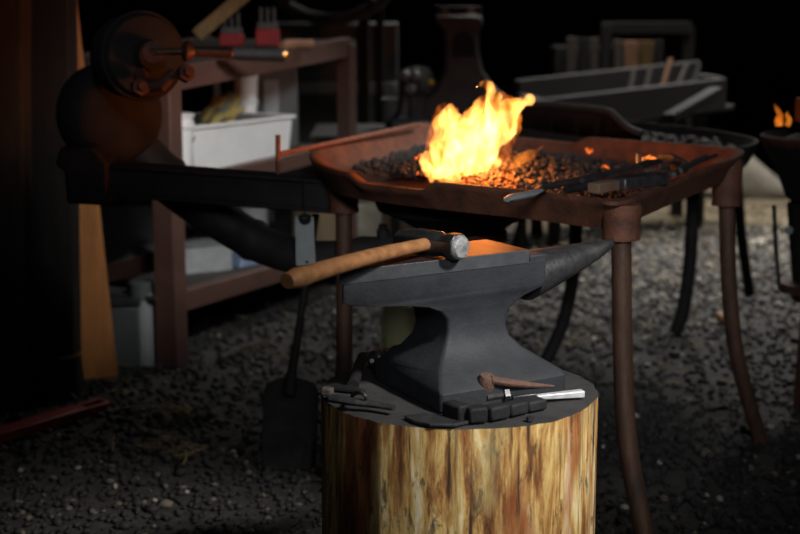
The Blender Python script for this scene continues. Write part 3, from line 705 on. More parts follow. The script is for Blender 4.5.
rail(zz(170, 80, 4.74), zz(346, 47, 6.0), .075, 'top_rail', BW)
SZ0, SZ1 = zz(170, 192, 4.74) - .01, zz(346, 147, 6.0) - .01
def slab(za, zb, t, o0, o1, name, m, e=.05):
    mb = MB(); a_ = LN + bs * (o0 + o1) / 2 - bd * e + Vector((0, 0, za)); b_ = RN + bs * (o0 + o1) / 2 + bd * e + Vector((0, 0, zb)); mb.bar(a_, b_, abs(o1 - o0), t); mb.build(name, m, bn, bevel=.002)
slab(zl + .0, zr + .0, .03, -.02, BW + .03, 'bench_top', M['black_wood'])
slab(SZ0, SZ1, .02, .03, BW, 'shelf', M['black_wood'])
# lower cross rails at the left end
mb = MB(); mb.bar(LN + Vector((0, 0, zz(160, 258, 4.74))), P(85, 280, 5.0), .045, .06); mb.build('end_rail', M['bench_brown'], bn, bevel=.003)
LZ0, LZ1 = zz(180, 303, 4.74), zz(346, 252, 6.0)
slab(LZ0 + .02, LZ1 + .02, .015, .03, BW, 'lower_shelf', M['black_wood'])
def bz(p, z0, z1):      # height of a sloping shelf below point p
    t = ((p - LN).dot(bd)) / (RN - LN).length; return z0 + (z1 - z0) * t
# things on the upper shelf
BYAW = math.atan2(bd.y, bd.x)
def shelf_at(px, d, up=0, which=0):
    p = P(px, 160, d); z0, z1 = ((SZ0 + .0105, SZ1 + .0105), (LZ0 + .028, LZ1 + .028), (zl + .016, zr + .016))[which]; p.z = bz(p, z0, z1) + up; return p
SL = math.atan2(SZ1 - SZ0, (RN - LN).length)
# white tub: open box
tubp = Vector((-.54 - .02, 5.29 + .05, 0)) + Vector((-.84, .54, 0)) * .17; tubp.z = bz(tubp, SZ0 + .0105, SZ1 + .0105) + .004
tub = thing('storage_tub', tubp, 'open white plastic tub full of gloves on the bench shelf', 'tub')
def open_box(mb, L, W, H, t, fl=1.06):
    o1 = [(-L / 2, -W / 2, 0), (L / 2, -W / 2, 0), (L / 2, W / 2, 0), (-L / 2, W / 2, 0)]
    o2 = [(x * fl, y * fl, H) for x, y, z in o1]; i2 = [(x * (fl - 2 * t / L), y * (fl - 2 * t / W), H) for x, y, z in o1]; i1 = [(x * (1 - 2 * t / L), y * (1 - 2 * t / W), t) for x, y, z in o1]
    mb.loft([o1, o2, i2, i1])
mb = MB(); mb.frame(tubp, R(57)); open_box(mb, .53, .34, .163, .006); tbd = mb.build('tub_body', [M['white_plastic'], M['tub_shade']], tub, bevel=.004)
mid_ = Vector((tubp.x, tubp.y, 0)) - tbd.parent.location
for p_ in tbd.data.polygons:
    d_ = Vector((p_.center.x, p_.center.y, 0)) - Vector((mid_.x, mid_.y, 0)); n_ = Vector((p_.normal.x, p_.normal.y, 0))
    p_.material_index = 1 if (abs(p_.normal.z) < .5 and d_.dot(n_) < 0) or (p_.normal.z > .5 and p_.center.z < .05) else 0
mb = MB(); mb.frame(tubp, R(57)); 
for s_, L_ in ((-1, .58), (1, .58)): mb.box((0, s_ * .184 , .161), (L_, .014, .012))
for s_ in (-1, 1): mb.box((s_ * .285, 0, .161), (.014, .38, .012))
mb.build('tub_rim', M['white_plastic'], tub, bevel=.003)
def glove(px, py, d, m, name, label, tip):
    a_ = P(px, py, d); b_ = P(tip[0], tip[1], d + .03); mid = (a_ + b_) / 2 + Vector((0, 0, .02))
    mb = MB(); c_ = catmull([tuple(a_), tuple(mid), tuple(b_)], 6, False); mb.tube(c_, [.014, .022, .027, .03, .031, .032, .032, .03, .029, .028, .026, .022, .012], 14, flat=.55)
    for k in range(3):
        q_ = b_ + Vector((.012 * (k - 1), 0, 0)); mb.tube([q_, q_ + (b_ - a_).normalized() * .05 + Vector((.008 * (k - 1), 0, 0))], [.011, .007], 8)
    top(mb, name, m, tuple(a_), label, 'glove', 'gloves heaped in the white tub')
glove(203, 126, 5.42, M['yellow_cloth'], 'work_glove', 'yellow glove slumped at the left end of the white tub', (214, 108))
glove(217, 126, 5.5, M['grey_cloth'], 'work_glove', 'grey glove standing between yellow gloves in the tub', (222, 107))
glove(227, 126, 5.56, M['yellow_cloth'], 'work_glove', 'yellow glove standing upright beside the grey glove', (232, 106))
glove(209, 129, 5.36, M['yellow_cloth'], 'work_glove', 'yellow glove lying lowest at the front of the tub', (228, 116))
# white bucket behind the post
bp = shelf_at(186, 4.93); bp += bs * .16; bp = P(177, 150, 5.02); bp.z = bz(bp, SZ0 + .0105, SZ1 + .0105)
bk = thing('white_bucket', bp, 'scuffed white bucket behind the left leg of the bench', 'bucket')
hB = P(182, 114, 5.02).z - bp.z
mb = MB(); mb.lathe([(.046, 0), (.056, hB * .8), (.056, hB), (.052, hB), (.042, .006)], 32, None, bp); mb.build('bucket_body', M['white_plastic'], bk)
mb = MB(); mb.lathe([(.056, hB * .80), (.063, hB * .80), (.063, hB * .86), (.058, hB * .87)], 32, None, bp); mb.lathe([(.056, hB * .97), (.062, hB * .97), (.062, hB * 1.0), (.054, hB * 1.01)], 32, None, bp); mb.build('rim', M['white_plastic'], bk)
mb = MB(); mb.torus(bp + Vector((0, 0, hB * .72)), .061, .003, (.25, -.9, .55), 24, 8, R(180), R(360)); mb.build('bail_handle', M['dark_steel'], bk)
# tall white bottle, charcoal crate
bp = P(246, 112, 5.75); bp.z = bz(bp, SZ0 + .0105, SZ1 + .0105)
zt_ = P(246, 72, 5.75).z - bp.z
mb = MB(); mb.lathe([(.034, 0), (.038, .01), (.040, zt_ * .55), (.048, zt_ * .66), (.044, zt_ * .68), (.046, zt_ * .9), (.05, zt_ * .96), (.044, zt_)], 24, None, bp)
top(mb, 'white_cup_stack', M['white_plastic'], bp, 'tall white stack of cups standing behind the tub', 'cups')
bp = P(236, 112, 5.85); bp.z = bz(bp, SZ0 + .0105, SZ1 + .0105); zt_ = P(236, 74, 5.85).z - bp.z
mb = MB(); mb.frame(bp, BYAW); mb.box((0, 0, zt_ / 2), (.06, .05, zt_)); top(mb, 'grey_box', M['grey_band'], bp, 'narrow grey carton left of the white cups', 'box', bevel=.003)
bp = P(292, 105, 6.0); bp.z = bz(bp, SZ0 + .0105, SZ1 + .0105)
cr = thing('storage_crate', bp, 'charcoal storage case behind the tub under the bench', 'crate')
hC = P(292, 62, 6.0).z - bp.z
mb = MB(); mb.frame(bp + bs * .1, R(8)); mb.box((-.02, 0, hC / 2), (.26, .2, hC), .96); mb.build('case_body', M['charcoal'], cr, bevel=.008)
mb = MB(); mb.frame(bp + bs * .1, R(8)); mb.box((.0, -.104, hC * .5), (.06, .008, hC * .6)); mb.build('latch_panel', M['grey_band'], cr, bevel=.003)
bp = P(325, 105, 6.45); bp.z = bz(bp, SZ0 + .0105, SZ1 + .0105)
# items beyond: grey cabinet further back seen between the posts
cb = P(345, 100, 7.4); 
cab = thing('steel_cabinet', (cb.x, cb.y, 0), 'dark steel cabinet with a light band behind the right bench leg', 'cabinet')
mb = MB(); mb.box((cb.x - .05, cb.y + .2, .52), (.62, .4, 1.04)); mb.build('cabinet_body', M['charcoal'], cab, bevel=.006)
z_ = P(330, 88, 7.4).z; mb = MB(); mb.box((cb.x - .05, cb.y - .004, z_), (.60, .012, .055)); mb.build('drawer_band', M['grey_band'], cab, bevel=.003)
mb = MB(); mb.box((cb.x - .05, cb.y - .004, z_ - .3), (.60, .012, .045)); mb.build('drawer_band', M['grey_band'], cab, bevel=.003)
# things on the lower shelf
def lowz(p): return bz(p, LZ0 + .028, LZ1 + .028)
gp = P(128, 240, 5.3); gp.z = lowz(gp) if False else P(128, 262, 5.3).z
gt = thing('grey_bin', (gp.x, gp.y, 0), 'pale grey bin with a raised band behind the leaning plank', 'bin')
hG = P(128, 186, 5.3).z
mb = MB(); mb.box((gp.x, gp.y + .14, hG / 2), (.24, .28, hG), 1.06); mb.build('bin_body', M['grey_plastic'], gt, bevel=.012)
mb = MB(); mb.box((gp.x, gp.y - .008, P(128, 204, 5.3).z), (.26, .012, .014)); mb.build('band', M['charcoal'], gt, bevel=.003)
mb = MB(); mb.box((gp.x + .005, gp.y - .012, P(128, 201, 5.3).z), (.014, .014, .04)); mb.build('clip', M['charcoal'], gt, bevel=.003)
bp = P(212, 262, 5.25); bp.z = lowz(bp)
mb = MB(); mb.frame(bp + bs * .1, BYAW - R(30)); hh = P(212, 247, 5.25).z - bp.z
mb.loft([[(x + .01 * nv((x, y, z), 9), y, z + .006 * nv((x, y, z), 14)) for x, y, z in rrect(-.15, .15, .09, h_, .03)] for h_ in (0, hh * .4, hh * .8, hh)])
top(mb, 'folded_sheet', M['foil'], bp, 'folded silvery sheet on the lowest shelf of the bench', 'sheet', smooth=50)
bp = P(262, 262, 5.4); bp.z = lowz(bp); hh = max(.03, P(258, 252, 5.4).z - bp.z)
mb = MB(); mb.frame(bp + bs * .06, BYAW - R(20)); mb.box((0, 0, hh / 2), (.16, .1, hh), .6); top(mb, 'blue_wedge', M['blue_sheet'], bp, 'dull blue folded cloth beside the silvery sheet', 'cloth', bevel=.01)
bp = P(192, 225, 5.35); bp.z = lowz(bp); hh = P(192, 203, 5.35).z - bp.z
mb = MB(); mb.frame(bp + bs * .12, 0); mb.lathe([(.05, 0), (.055, .01), (.055, hh * .7), (.035, hh * .85), (.03, hh)], 24); top(mb, 'cream_jug', M['stone'], bp, 'cream jug behind the left bench leg below the arm', 'jug')
bp = P(270, 240, 5.7); bp.z = lowz(bp); hh = P(270, 206, 5.7).z - bp.z
mb = MB(); mb.frame(bp + bs * .12, 0); mb.lathe([(.09, 0), (.095, .02), (.10, hh * .96), (.104, hh), (.096, hh), (.09, .02)], 28); top(mb, 'steel_pail', M['foil'], bp, 'dull silver pail on the lowest shelf behind the air pipe', 'pail')
# boxes and stones standing on the floor behind the forge
def floor_box(name, x0_, x1_, yt, d, m, label, cat, dep=.2, bev=.008, rough=0):
    a_ = P(x0_, 230, d); b_ = P(x1_, 230, d); h = P((x0_ + x1_) / 2, yt, d).z
    mb = MB(); c_ = (a_.x + b_.x) / 2; w = b_.x - a_.x
    rs = []
    for q in (0, .15, .5, .85, 1):
        rs.append([(c_ + x + rough * nv((x, y, q), 8), d + dep / 2 + y + rough * nv((y, x, q + 3), 8), h * q) for x, y, _ in rrect(-w / 2, w / 2, dep / 2, 0, min(w, dep) * .12)])
    mb.loft(rs); return top(mb, name, m, (c_, d, 0), label, cat, bevel=bev, smooth=50)
floor_box('cardboard_box', 292, 358, 203, 6.6, M['tan_box'], 'tan cardboard box standing on the floor behind the hanging plate', 'box', .3)
floor_box('stone_block', 356, 383, 204, 6.4, M['stone'], 'pale block standing right of the tan box', 'stone', .16, .01, .01)
floor_box('rough_stone', 384, 436, 199, 6.9, M['brown_stone'], 'mottled brown stone behind the pale block', 'stone', .3, .02, .04)
# olive drum
op = G(407, 351, 0); op.z = 0
od = thing('olive_canister', op, 'olive green canister with rusty foot behind the anvil waist', 'canister')
hh = P(400, 296, op.y).z; r_ = .072
mb = MB(); mb.lathe([(r_ * .8, .006), (r_ * .93, .02), (r_, hh * .35), (r_, hh * .65), (r_ * .9, hh * .86), (r_ * .5, hh), (0, hh * 1.01)], 32, None, (op.x - .015, op.y, 0)); mb.build('canister_body', M['olive'], od)
mb = MB(); mb.lathe([(r_ * .82, 0), (r_ * .88, 0), (r_ * .9, .016), (r_ * .8, .017)], 32, None, (op.x - .015, op.y, 0)); mb.build('foot_ring', M['rust_bright'], od)
# bench top clutter
def bench_hit(px, py):
    best = min((abs(P(px, py, 4.6 + k * .01).z - bz(P(px, py, 4.6 + k * .01), zl + .0155, zr + .0155)), 4.6 + k * .01) for k in range(200))
    p = P(px, py, best[1]); return p, bz(p, zl + .0155, zr + .0155)
def on_bench(px, d, off=.0):
    p = P(px, 60, d); p.z = bz(p, zl + .0155, zr + .0155) + off; return p
for px, d, w, h, lab in ((232, 5.1, .09, .045, 'left flat red clamp block on the bench top'), (268, 5.35, .088, .062, 'right taller red clamp block with grey prongs on the bench top')):
    p, base = bench_hit(px, 47)
    t = thing('clamp_block', (p.x, p.y, base), lab, 'clamp', 'red clamps on the bench top')
    mb = MB(); mb.box((p.x, p.y, base + .004 + h / 2), (w, .05, h)); mb.build('grip', M['red_paint'], t, bevel=.004)
    mb = MB(); mb.box((p.x, p.y + .0, base + h + .004 + .012), (w * .9, .03, .024)); 
    for k in range(3): mb.box((p.x + (k - 1) * w * .28, p.y, base + h + .05), (.012, .012, .07))
    mb.build('jaw', M['charcoal'], t, bevel=.002)
    mb = MB(); mb.box((p.x, p.y, base + .002), (w * 1.1, .06, .004)); mb.build('foot', M['soot_black'], t)
p = P(298, 32, 5.6); base = bz(p, zl + .0155, zr + .0155)
mb = MB(); mb.tube([P(282, 34, 5.5) * 1, P(290, 32, 5.55), P(312, 32, 5.6)], [.014, .018, .017], 14)
dz = base - min(v.z for v in mb.v); mb.v = [v + Vector((0, 0, dz)) for v in mb.v]
top(mb, 'wooden_dowel', M['brown_wood'], (p.x, p.y, base), 'short round orange wooden dowel at the right end of the bench top', 'dowel')
p = P(255, 56, 4.9)
rs_ = thing('black_torch', tuple(p), 'black round bar with brassy tip held along the front of the bench', 'bar')
mb = MB(); mb.tube([P(224, 53, 4.95), P(240, 54, 4.97), P(284, 55.5, 5.0)], [.018, .021, .02], 16); mb.build('barrel', M['soot_black'], rs_)
mb = MB(); mb.lathe([(.014, 0), (.0145, .006), (.008, .010), (0, .011)], 16, (.6, -.8, 0), P(286, 55, 4.985)); mb.build('tip', M['brass'], rs_)['label'] = 'brassy rounded tip'
mb = MB(); mb.bar(P(196, 36, 5.5), P(246, -6, 5.6), .05, .02, up=(0, -1, 0)); top(mb, 'yellow_strip', M['ochre_board'], tuple(P(196, 36, 5.5)), 'dull yellow wooden strip leaning above the red clamps', 'strip', bevel=.003)

# ------------------------------------------------------------------ left: timbers, box, tube, red tool
a_ = G(101, 378, 0)
mb = MB(); mb.bar((a_.x, a_.y, 0.0), tuple(P(56, -30, a_.y + .12)), .030, .105, up=(1, 0, 0))
top(mb, 'leaning_plank', M['orange_wood'], (a_.x, a_.y, 0), 'orange brown plank standing behind the blower at the left', 'plank', bevel=.003)
a_ = G(55, 392, 0)
mb = MB(); mb.bar((a_.x, a_.y, 0), tuple(P(48, -30, a_.y)), .12, .14, up=(1, 0, 0)); top(mb, 'timber_post', M['black_wood'], (a_.x, a_.y, 0), 'thick black timber post left of the orange plank', 'post', bevel=.006)
a_ = G(14, 402, 0)
mb = MB(); mb.bar((a_.x, a_.y, 0), tuple(P(12, -30, a_.y)), .10, .09, up=(1, 0, 0)); top(mb, 'rough_post', M['old_wood'], (a_.x, a_.y, 0), 'rough weathered wooden post at the left picture edge', 'post', bevel=.012)
a_ = G(70, 391, 0)
tn = thing('dented_tin', (a_.x, a_.y, 0), 'dark dented tin with tarnished brass rim at the foot of the black post', 'tin')
mb = MB(); mb.lathe([(.045, 0), (.05, .01), (.048, .06), (.051, .11), (.049, .13)], 20, None, (a_.x, a_.y - .06, 0)); mb.build('tin_body', M['charcoal'], tn)
mb = MB(); mb.torus((a_.x, a_.y - .06, .13), .048, .004, (0, 0, 1), 24, 8); mb.build('rim', M['brass'], tn)
a_ = G(120, 368, 0)
bx = thing('tool_box', (a_.x, a_.y, 0), 'low dark box on the floor between plank and bench', 'box')
mb = MB(); mb.box((a_.x, a_.y + .1, .10), (.13, .2, .2)); mb.build('box_body', M['charcoal'], bx, bevel=.006)
mb = MB(); mb.box((a_.x, a_.y + .1, .215), (.14, .21, .03)); mb.build('lid', M['soot_black'], bx, bevel=.006)
a_ = G(146, 364, 0); hh = P(146, 292, a_.y).z
cy = thing('grey_tube', (a_.x, a_.y, 0), 'upright grey tube with dark cap beside the bench leg', 'tube')
mb = MB(); mb.lathe([(.036, 0), (.036, hh)], 24, None, (a_.x, a_.y, 0)); mb.build('tube_body', M['grey_plastic'], cy)
mb = MB(); mb.lathe([(.041, hh - .02), (.041, hh + .03), (.034, hh + .036)], 24, None, (a_.x - .008, a_.y, 0)); mb.build('cap', M['charcoal'], cy)
r0 = G(-30, 444, .02); r1 = G(82, 410.5, .02); r2 = G(103, 404, .02)
rd = thing('red_frame_tool', (r1.x, r1.y, 0), 'long red bar with a slotted end lying on the dark floor', 'bar')
mb = MB(); mb.bar(r0, r1, .06, .03); mb.build('bar_body', M['dark_red'], rd, bevel=.004)
dd = (r2 - r1).normalized(); ss = Vector((-dd.y, dd.x, 0))
mb = MB()
for s_ in (-1, 1): mb.bar(r1 + ss * .023 * s_, r2 + ss * .023 * s_, .014, .026)
mb.bar(r2 - ss * .03, r2 + ss * .03, .016, .026); mb.build('slotted_end', M['dark_red'], rd, bevel=.003)
mb = MB(); mb.tube([G(220, 358, .02), G(240, 348, .025), G(262, 342, .02)], [.008, .011, .007], 8); top(mb, 'stick', M['old_wood'], tuple(G(240, 349, 0)), 'short grey stick on the cinders left of the forge leg', 'stick')
p = G(726, 322, 0); 
mb = MB(); mb.tube([G(720, 316, .02), G(728, 322, .02), G(736, 329, .015)], [.02, .016, .01], 8); top(mb, 'wood_chip', M['brown_wood'], tuple(p), 'light brown wood chip on the floor right of the back forge leg', 'chip')

# ------------------------------------------------------------------ second forge, behind
R2 = .745
f2 = thing('windscreen_forge', (.75, 5.2, 0), 'second dark forge with curved windscreen standing behind the burning one', 'forge')
o2 = catmull([(500, 121), (520, 128), (600, 139), (660, 143), (735, 147), (757, 143), (752, 137), (700, 128), (600, 118), (520, 112), (500, 114)], 7)
rg = [G(px, py, R2) for px, py in o2]
c2 = sum(rg, Vector()) / len(rg)
def r2s(q, z): return [Vector((c2.x + (p.x - c2.x) * q, c2.y + (p.y - c2.y) * q, z)) for p in rg]
mb = MB(); mb.loft([r2s(.6, R2 - .08), r2s(.93, R2 - .075), r2s(1.0, R2 - .015), r2s(1.0, R2), r2s(.97, R2), r2s(.9, R2 - .045), r2s(.4, R2 - .05)]); mb.build('pan', M['blower_iron'], f2, smooth=50)
mb = MB(); hood = [(513, 112), (530, 104.5), (560, 105.5), (606, 111), (616, 117), (628, 128), (642, 134)]
fr = [(512, 128), (530, 130), (560, 134), (606, 139), (616, 140), (628, 141), (642, 142)]
# the screen is a wall of sheet standing on the near rim
hp = catmull([tuple(P(a, b, G(c, d, R2).y)) for (a, b), (c, d) in zip(hood, fr)], 5, False); lp = catmull([tuple(G(c, d, R2 - .01)) for c, d in fr], 5, False)
for i in range(len(hp) - 1):
    a1_, a2_, b1_, b2_ = Vector(lp[i]), Vector(lp[i + 1]), Vector(hp[i]), Vector(hp[i + 1]); t = Vector((0, .012, 0))
    mb.add([a1_, a2_, b2_, b1_, a1_ + t, a2_ + t, b2_ + t, b1_ + t], [(0, 1, 2, 3), (7, 6, 5, 4), (3, 2, 6, 7), (0, 4, 5, 1), (0, 3, 7, 4), (1, 5, 6, 2)])
mb.build('windscreen', M['blower_iron'], f2, smooth=60)
mb = MB(); mb.tube(hp, .011, 10); mb.build('screen_edge', M['duct'], f2)
def leg2(pts, d0, d1, w):
    k = len(pts) - 1; c_ = catmull([tuple(P(x, y, d0 + (d1 - d0) * i / k)) for i, (x, y) in enumerate(pts)], 6, False)
    mb = MB(); mb.tube(c_, w, 14, flat=.7); mb.build('leg', M['soot_black'], f2)
ftA = G(675, 334, 0); leg2([(694, 150), (693, 200), (690, 260), (684, 305), (675, 334)], ftA.y + .1, ftA.y, .024)
ftB = G(543, 366, 0); leg2([(577, 150), (576, 215), (573, 275), (562, 325), (543, 366)], ftB.y + .12, ftB.y, .021)
leg2([(735, 140), (737, 180), (742, 240), (750, 296)], 6.0, G(750, 296).y, .022)
leg2([(530, 125), (528, 180), (520, 230), (512, 270)], 6.2, G(512, 270).y, .022)
pos = []; rad = []
for _ in range(420):
    i = random.randrange(len(rg)); q = math.sqrt(random.random()) * .86; p = c2 + (rg[i] - c2) * q
    dd = math.hypot(p.x - 1.15, p.y - 5.6); pos.append((p.x, p.y, R2 - .035 + .10 * math.exp(-(dd / .3) ** 2) * random.uniform(.5, 1))); rad.append(random.uniform(.012, .028))
o = lumps('cold_coal', np.array(pos), np.array(rad) * .8, [M['coal']], np.zeros(420, int), .8); tag(o, 'unlit black coal heaped in the forge behind', 'coal', kind='stuff')

# ------------------------------------------------------------------ background pieces
# low work table with pedestal machine and engine
tt = .60
wt = thing('side_table', (.15, 6.55, 0), 'dark low table behind the fire carrying a small machine', 'table')
mb = MB(); mb.box((.12, 6.55, tt - .02), (1.0, .6, .04)); mb.build('table_top', M['black_wood'], wt, bevel=.004)
for px in (398, 502, 524, 380):
    f_ = P(px, 240, 6.3 if px not in (380, 524) else 6.78)
    mb = MB(); mb.bar((f_.x, f_.y, 0), (f_.x - .03, f_.y, tt - .04), .04, .04); mb.build('leg', M['soot_black'], wt, bevel=.003)
pd = P(463, 60, 6.6); 
pm = thing('machine_pedestal', (pd.x, pd.y, tt), 'dark iron machine pedestal with arched opening behind the flame', 'pedestal')
def W(px, py): q = P(px, py, pd.y); return (q.x - pd.x, q.z)
mb = MB(); oL = [W(*q) for q in ((418, 120), (421, 98), (436, 88), (443, 70), (445, 45), (443, 30), (436, 24), (434, 15), (480, 15), (482, 24), (478, 32), (478, 52), (482, 70), (492, 84), (505, 96), (508, 120))]
mb.prism(oL, .2); mb.v = [v + Vector((pd.x, pd.y, 0)) for v in mb.v]; pb = mb.build('column', M['duct'], pm, bevel=.012)
zlow = W(418, 120)[1]
mb = MB(); mb.box((pd.x, pd.y, (tt + zlow) / 2), (.42, .3, max(.02, zlow - tt))); mb.build('foot', M['blower_iron'], pm, bevel=.006)
mb = MB(); ar = [W(*q) for q in ((452, 56), (452, 42), (455, 35), (461, 31), (468, 33), (473, 40), (474, 56))]; mb.prism(ar, .012); mb.v = [v + Vector((pd.x, pd.y - .104, 0)) for v in mb.v]; mb.build('arch_recess', M['soot_black'], pm)
mb = MB(); pp = [W(*q) for q in ((452, 56), (452, 42), (455, 35), (461, 31), (468, 33), (473, 40), (474, 56))]; mb.tube(catmull([(x + pd.x, pd.y - .108, z) for x, z in pp], 5, False), .006, 8); mb.build('arch_moulding', M['duct'], pm)
for px, m_ in ((444, 'brown_iron'), (470, 'grey_band')):
    mb = MB(); q = P(px, 14, pd.y); mb.lathe([(.026, -.03), (.03, -.025), (.03, .025), (.02, .035)], 20, (0, -1, 0), q + Vector((0, -.03, -.002))); mb.build('top_boss', M[m_], pm)
mb = MB(); q = P(458, 12, pd.y); mb.box((q.x, q.y, q.z), (.2, .12, .05)); mb.build('top_plate', M['blower_iron'], pm, bevel=.006)
em = P(410, 110, 6.45)
en = thing('small_grinder', (em.x, em.y, tt), 'small dark grinder with yellow knob and curved hose left of the flame', 'grinder')
mb = MB(); mb.box((em.x + .02, em.y, tt + .03), (.2, .14, .06)); mb.build('base', M['charcoal'], en, bevel=.008)
mb = MB(); mb.lathe([(.03, -.07), (.06, -.06), (.07, 0), (.06, .05), (.03, .06)], 24, (.8, -.5, .1), P(418, 82, 6.45)); mb.build('motor', M['charcoal'], en)
mb = MB(); mb.bar((em.x + .03, em.y, tt + .05), P(418, 84, 6.45), .06, .07); mb.build('stand', M['duct'], en, bevel=.006)
mb = MB(); mb.lathe([(.012, 0), (.012, .02), (.005, .024)], 12, (0, -1, 0), P(431, 82, 6.37)); mb.build('knob', M['yellow_cap'], en)['label'] = 'small yellow knob'
mb = MB(); mb.tube(catmull([tuple(P(x, y, 6.42)) for x, y in ((407, 78), (401, 86), (401, 100), (399, 112), (391, 121), (385, 126))], 5, False), .011, 10); mb.build('hose', M['soot_black'], en)
for k in range(3):
    mb = MB(); q = P(406 + k * 5, 76 + 14 * (k % 2), 6.36); mb.lathe([(.02, 0), (.022, .012), (.014, .03)], 16, (-.3, -.9, .3), q); mb.build('fitting', M['grey_band'], en)
p = P(400, 126, 6.6); mb = MB(); zt_ = P(400, 98, 6.6).z
mb.lathe([(.06, tt), (.075, zt_ - .01), (.08, zt_), (.072, zt_), (.055, tt + .01)], 28, None, (p.x, p.y, 0)); top(mb, 'pale_pail', M['grey_plastic'], (p.x, p.y, tt), 'pale pail on the table behind the grinder hose', 'pail')
# posts and hoop
for px, d, w, lab in ((364, 7.1, .05, 'left slim grey steel post right of the bench'), (380, 7.2, .035, 'right thinner grey steel post beside the first')):
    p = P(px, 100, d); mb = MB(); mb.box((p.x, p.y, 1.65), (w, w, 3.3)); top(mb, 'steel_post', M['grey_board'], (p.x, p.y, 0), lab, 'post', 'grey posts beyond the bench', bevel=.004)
hc = P(330, -60, 7.04)
hp_ = thing('cart_wheel', tuple(hc), 'large dim iron wheel rim hanging on the slim grey post', 'wheel')
mb = MB(); mb.torus(hc, .36, .03, (0, 1, .05), 64, 10); mb.build('rim', M['duct'], hp_)
mb = MB(); mb.lathe([(.06, -.04), (.06, .04)], 20, (0, 1, .05), hc); mb.build('hub', M['duct'], hp_)
for k in range(5):
    a_ = 2 * PI * k / 5 + .3; mb = MB(); mb.tube([hc, hc + Vector((.35 * math.cos(a_), 0, .35 * math.sin(a_)))], .016, 8); mb.build('spoke', M['duct'], hp_)
# board cabinet at the back
D = 8.6
def rect(x0_, x1_, y0_, y1_, dy, t, m, parent, name, **k):
    a_ = P(x0_, y1_, D); b_ = P(x1_, y0_, D); mb = MB(); mb.box(((a_.x + b_.x) / 2, D + dy, (a_.z + b_.z) / 2), (b_.x - a_.x, t, b_.z - a_.z)); return mb.build(name, m, parent, bevel=.004, **k)
bc_ = P(612, 75, D)
bw = thing('board_rack', (bc_.x, D, 0), 'rack of upright grey and ochre boards at the back of the smithy', 'rack')
mb = MB(); a_ = P(556, 60, D); b_ = P(662, 60, D); mb.box(((a_.x + b_.x) / 2, D + .2, .44), (b_.x - a_.x, .3, .88)); mb.build('rack_base', M['black_wood'], bw, bevel=.004)
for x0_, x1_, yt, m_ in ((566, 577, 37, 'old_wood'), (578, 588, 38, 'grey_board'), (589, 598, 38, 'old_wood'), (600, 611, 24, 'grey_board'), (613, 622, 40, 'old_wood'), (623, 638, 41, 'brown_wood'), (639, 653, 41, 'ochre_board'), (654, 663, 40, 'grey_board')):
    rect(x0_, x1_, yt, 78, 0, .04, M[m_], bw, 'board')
rect(602, 692, 22, 34, .03, .05, M['grey_board'], bw, 'top_beam')
z_ = P(690, 28, D); mb = MB(); mb.box((z_.x, D + .05, z_.z / 2), (.06, .06, z_.z)); mb.build('rack_leg', M['grey_board'], bw, bevel=.004)
# trough
tr_ = thing('wooden_trough', (1.2, 7.4, 0), 'long grey wooden trough holding upright sticks at the back', 'trough')
a_, b_ = P(536, 104, 7.0), P(724, 82, 7.6)
def tb_(p, q, w, h, name): m_ = MB(); m_.bar(p, q, w, h); return m_.build(name, M['grey_board'], tr_, bevel=.005)
tb_(a_ - Vector((0, 0, .06)), b_ - Vector((0, 0, .06)), .04, .16, 'side_board')
off = Vector((-.06, .36, 0)); tb_(a_ + off, b_ + off, .04, .18, 'side_board')
tb_(a_ + off * .5 - Vector((0, 0, .13)), b_ + off * .5 - Vector((0, 0, .13)), .36, .03, 'bottom_board')
tb_(a_ + Vector((.02, .02, -.05)), a_ + off + Vector((.02, -.02, -.05)), .04, .15, 'end_board'); tb_(b_ + Vector((-.02, .02, -.05)), b_ + off + Vector((-.02, -.02, -.05)), .04, .15, 'end_board')
for p in (a_ + Vector((.1, .05, 0)), b_ + Vector((-.1, .05, 0)), a_ + off + Vector((.1, -.05, 0)), b_ + off + Vector((-.1, -.05, 0))):
    mb = MB(); mb.box((p.x, p.y, (p.z - .14) / 2), (.06, .06, p.z - .14)); mb.build('leg', M['black_wood'], tr_, bevel=.004)
# soft heap of ash in the trough
mb = MB(); tdir = (b_ - a_).normalized()
for k in range(1):
    c_ = a_ + off * .5 + (b_ - a_) * .22 - Vector((0, 0, .11)); mb.lathe([(.17, 0), (.14, .04), (.09, .075), (.04, .1), (0, .105)], 24, None, c_)
top(mb, 'ash_heap', M['grey_board'], tuple(c_), 'grey ash heap at the left end of the trough', 'ash', kind='stuff', smooth=60)
STL = ['leftmost short stick leaning in the trough', 'second stick from the left in the trough', 'middle longest stick leaning in the trough', 'pale stick right of the longest one in the trough', 'rightmost dark stick leaning in the trough']
for k, (xa, ya, xb, yb, m_) in enumerate(((628, 92, 634, 70, 'old_wood'), (643, 92, 651, 66, 'old_wood'), (660, 90, 671, 58, 'brown_wood'), (674, 88, 688, 62, 'old_wood'), (690, 86, 700, 64, 'black_wood'))):
    p = P(xa, ya + 8, 7.5); q = P(xb, yb, 7.55); mb = MB(); mb.tube([p, q], [.013, .011], 8); top(mb, 'stick', M[m_], tuple(p), STL[k], 'stick', 'sticks in the trough')
mb = MB(); mb.bar(P(668, 119, 5.55), P(716, 91, 6.0), .05, .035); top(mb, 'coal_rake', M['grey_board'], tuple(P(668, 119, 5.55)), 'grey board leaning out of the unlit coal', 'board', bevel=.004)
